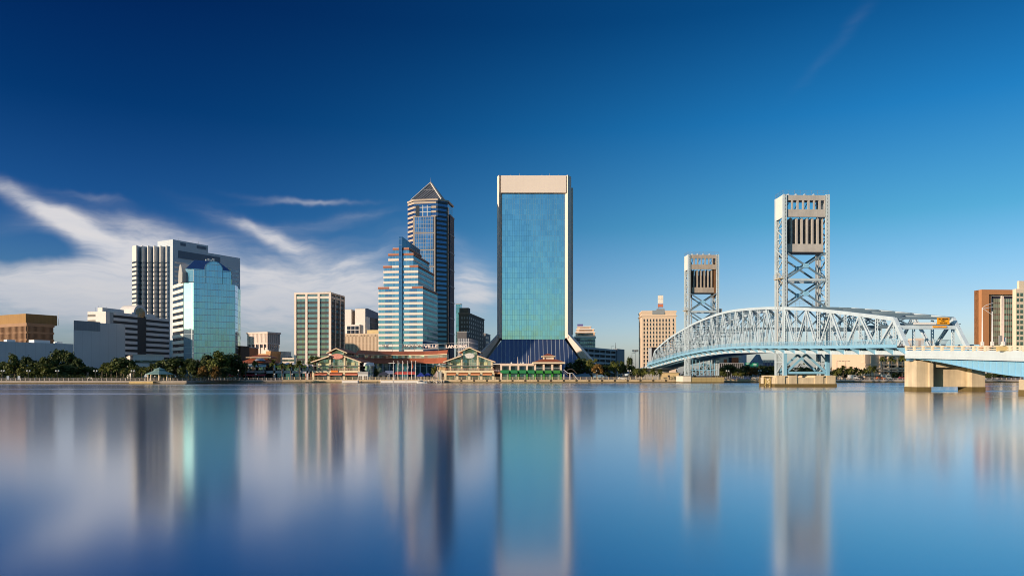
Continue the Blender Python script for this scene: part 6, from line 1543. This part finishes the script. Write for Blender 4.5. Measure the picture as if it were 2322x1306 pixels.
    # lamps
    def lamp(u, v, Y, two, label, group):
        r = empty('street_lamp', (at(u,Y), Y, G), 0, label, 'street lamp', group); H = zz(v,Y)-G
        MB().tube([(0,0,0),(0,0,.5),(0,0,H-.3)], [.14,.09,.06], 6).build('pole', BLACKM, r)
        xs = (-.55,.55) if two else (0,)
        if two: MB().bar((-.55,0,H-.35), (.55,0,H-.35), .08).build('cross_arm', BLACKM, r)
        for x in xs: MB().ball((x,0,H), .33, 8, 6).build('globe', GLOBE, r)
    for i, u in enumerate((6.7, 64.6, 130, 216.8, 301.5)): lamp(u, 840.7, 308, True, ORD[i]+' twin globe lamp from the left on the left bank', 'twin globe lamps on the left bank')
    for u, v, lab in ((439, 842.5, 'tall single globe lamp right of the gazebo'), (433.6, 850, 'low single globe lamp right of the gazebo'), (495.5, 848.5, 'single globe lamp under the biggest oak'), (541, 839.5, 'globe lamp at the left end of the red canopy restaurant')): lamp(u, v, 336, False, lab, 'single globe lamps by the oak')
    for i, u in enumerate((539, 580.6, 622.4, 663)): lamp(u, 848.2, 341.5, False, ORD[i]+' globe lamp from the left along the restaurant promenade', 'globe lamps along the restaurant promenade')
    for u, lab in ((1355, 'twin globe lamp right of the restaurant stair'), (1427, 'twin globe lamp left of the sunlit palms'), (1650, 'twin globe lamp right of the far lift tower'), (1723, 'twin globe lamp left of the near lift tower'), (2270, 'twin globe lamp right of the concrete approach pier')): lamp(u, 840.5, 354 if u < 1500 else 364 if u < 2000 else 384, True, lab, 'twin globe lamps on the right bank')
    lamp(352, 853, 304, False, 'short lamp post with white cap left of the gazebo columns', 'jetty lamps'); lamp(398, 853.5, 304, False, 'short lamp post right of the gazebo columns', 'jetty lamps')
    # tall street light poles beyond the garage
    for u, v, kind, lab in ((1433, 800, 0, 'tall single arm light pole left of the floodlight cluster'), (1440.5, 796, 1, 'floodlight pole with a ring of lamps by the apartment tower'), (1449.5, 790, 0, 'tallest single arm light pole beside the apartment tower'), (1425, 808, 0, 'shorter light pole right of the parking garage'),
                            (1386, 785, 0, 'light pole on top of the parking garage'), (1898, 818, 0, 'single arm light pole before the blank beige wing'), (1918, 818, 2, 'twin arm light pole before the blank beige wing')):
        Y = 640 if u == 1386 else 400 if u > 1800 else 520
        r = empty('light_pole', (at(u,Y), Y, G), 0, lab, 'light pole'); H = zz(v,Y)-G
        MB().tube([(0,0,0),(0,0,H)], [.2,.1], 6).build('pole', STEEL, r)
        if kind == 1:
            for k in range(6): a = k*1.047; MB().box(math.cos(a)*1.6-.5, math.cos(a)*1.6+.5, math.sin(a)*1.6-.4, math.sin(a)*1.6+.4, H-.3, H+.9).build('floodlight', PLASTER, r)
            MB().lathe((0,0), [(1.7,H-.5),(1.7,H-.3)], 12).build('lamp_ring', STEEL, r)
        else:
            MB().bar((-1.6 if kind == 2 else 0,0,H), (1.6,0,H), .14).build('arm', STEEL, r)
            for x in ((-1.6, 1.6) if kind == 2 else (1.6,)): MB().box(x-.5,x+.5,-.2,.2,H-.15,H+.1).build('lamp_head', STEEL, r)
    # green highway sign
    Y = 404; r = empty('highway_sign', (at(1705,Y), Y, zz(827.5,Y)), 0, 'pair of green highway sign panels under the bridge behind the trees', 'sign'); gsn = wall('highway_green', (.02,.38,.20), var=.1)
    w = 15*Y/FPX; h = 4.6*Y/FPX
    MB().box(-w, -.15, 0, .15, -h, h).build('sign_panel', gsn, r); MB().box(.15, w, 0, .15, -h, h).build('sign_panel', gsn, r)
    for x in (-w+.4, w-.4): MB().tube([(x,.4,-(zz(827.5,Y)-G)),(x,.4,h)], .16, 6).build('post', STEEL, r)
    wt = paint('sign_white', (.8,.8,.8))
    for x0 in (-w+.6, .8):
        for z, ln in ((.45, 2.0), (-.25, 1.6)): MB().box(x0, x0+ln, -.04, 0, z-.14, z+.14).build('marking', wt, r)
    # vehicles
    tyre = paint('tyre_rubber', (.015,.015,.015), rough=.8)
    def car(u, Y, col, label, van=False, rz=0):
        r = empty('parked_van' if van else 'parked_car', (at(u,Y), Y, G), R(rz), label, 'van' if van else 'car', 'vehicles on the far bank'); H = 2.3 if van else 1.45; L = 2.5 if van else 2.2
        pm = paint('car_paint_%d' % int(u), col, rough=.25)
        p = [(-L,.35),(L,.35),(L,.75),(L-.15,.9),(1.25,.98),(.75,H-.05),(-1.5,H),(-2.0 if not van else -L+.1,1.0 if not van else H-.1),(-L,.9)] if not van else [(-L,.35),(L,.35),(L,1.0),(L-.7,1.2),(L-1.2,H-.05),(L-1.5,H),(-L+.1,H),(-L,H-.15)]
        MB().hull([(x,-.85,z) for x, z in p], [(x,.85,z) for x, z in p]).build('body', pm, r)
        q = [(.95,1.02),(.62,H-.15),(-1.35,H-.13),(-1.75,1.02)] if not van else [(L-.85,1.25),(L-1.3,H-.2),(L-2.6,H-.2),(L-2.6,1.25)]
        MB().hull([(x,-.88,z) for x, z in q], [(x,.88,z) for x, z in q]).build('window', DARKG, r)
        for x in (-1.35, 1.4):
            for y in (-.8, .8): MB().hull([(x+.34*math.cos(k*.524), y-.12, .34+.34*math.sin(k*.524)) for k in range(12)], [(x+.34*math.cos(k*.524), y+.12, .34+.34*math.sin(k*.524)) for k in range(12)]).build('wheel', tyre, r)
        MB().box(L-.02, L+.03, -.75, -.4, .62, .8).build('headlight', GLOBE, r); MB().box(L-.02, L+.03, .4, .75, .62, .8).build('headlight', GLOBE, r)
    car(1411, 357, (.75,.74,.72), 'white car parked left of the sunlit palms'); car(1934, 374, (.78,.76,.72), 'white van parked among the palms right of the near pier', True); car(1996, 376, (.62,.16,.03), 'orange car parked before the terraced hotel'); car(2010, 378, (.36,.40,.40), 'grey van beside the orange car before the terraced hotel', True)
    car(1668, 372, (.04,.06,.18), 'dark blue car behind the railing right of the far tower'); car(1700, 374, (.05,.07,.20), 'navy car parked below the green highway sign'); car(1952, 377, (.05,.05,.06), 'black car parked beside the white van under the palms'); car(2048, 377, (.42,.06,.07), 'red car parked left of the concrete approach pier'); car(1715, 366, (.72,.70,.66), 'white car near the rusty trunked tree under the bridge')
    # little red signs on the left bank lawn
    for u, col, lab in ((18, (.30,.36,.46), 'pale blue notice panel under the leftmost tree'), (43, (.36,.42,.50), 'pale blue notice panel right of the leftmost tree')):
        r = empty('notice_board', (at(u,307.5), 307.5, G), 0, lab, 'sign'); MB().box(-.5,.5,-.05,.05,.4,1.9).build('panel', wall('notice_%d' % u, col), r); MB().box(-.4,-.3,0,.1,0,.4).build('post', STEEL, r); MB().box(.3,.4,0,.1,0,.4).build('post', STEEL, r)
    r = empty('warning_sign', (at(330.5,303), 303, G), 0, 'triangular pale warning sign at the left end of the gazebo jetty', 'sign')
    MB().hull([(-.75,-.04,1.5),(.75,-.04,1.5),(0,-.04,2.9)], [(-.75,.04,1.5),(.75,.04,1.5),(0,.04,2.9)]).build('sign_face', wall('pale_blue_sign', (.45,.50,.58)), r); MB().tube([(0,.1,0),(0,.1,1.6)], .07, 5).build('post', WHITEM, r)
flags_and_furniture()
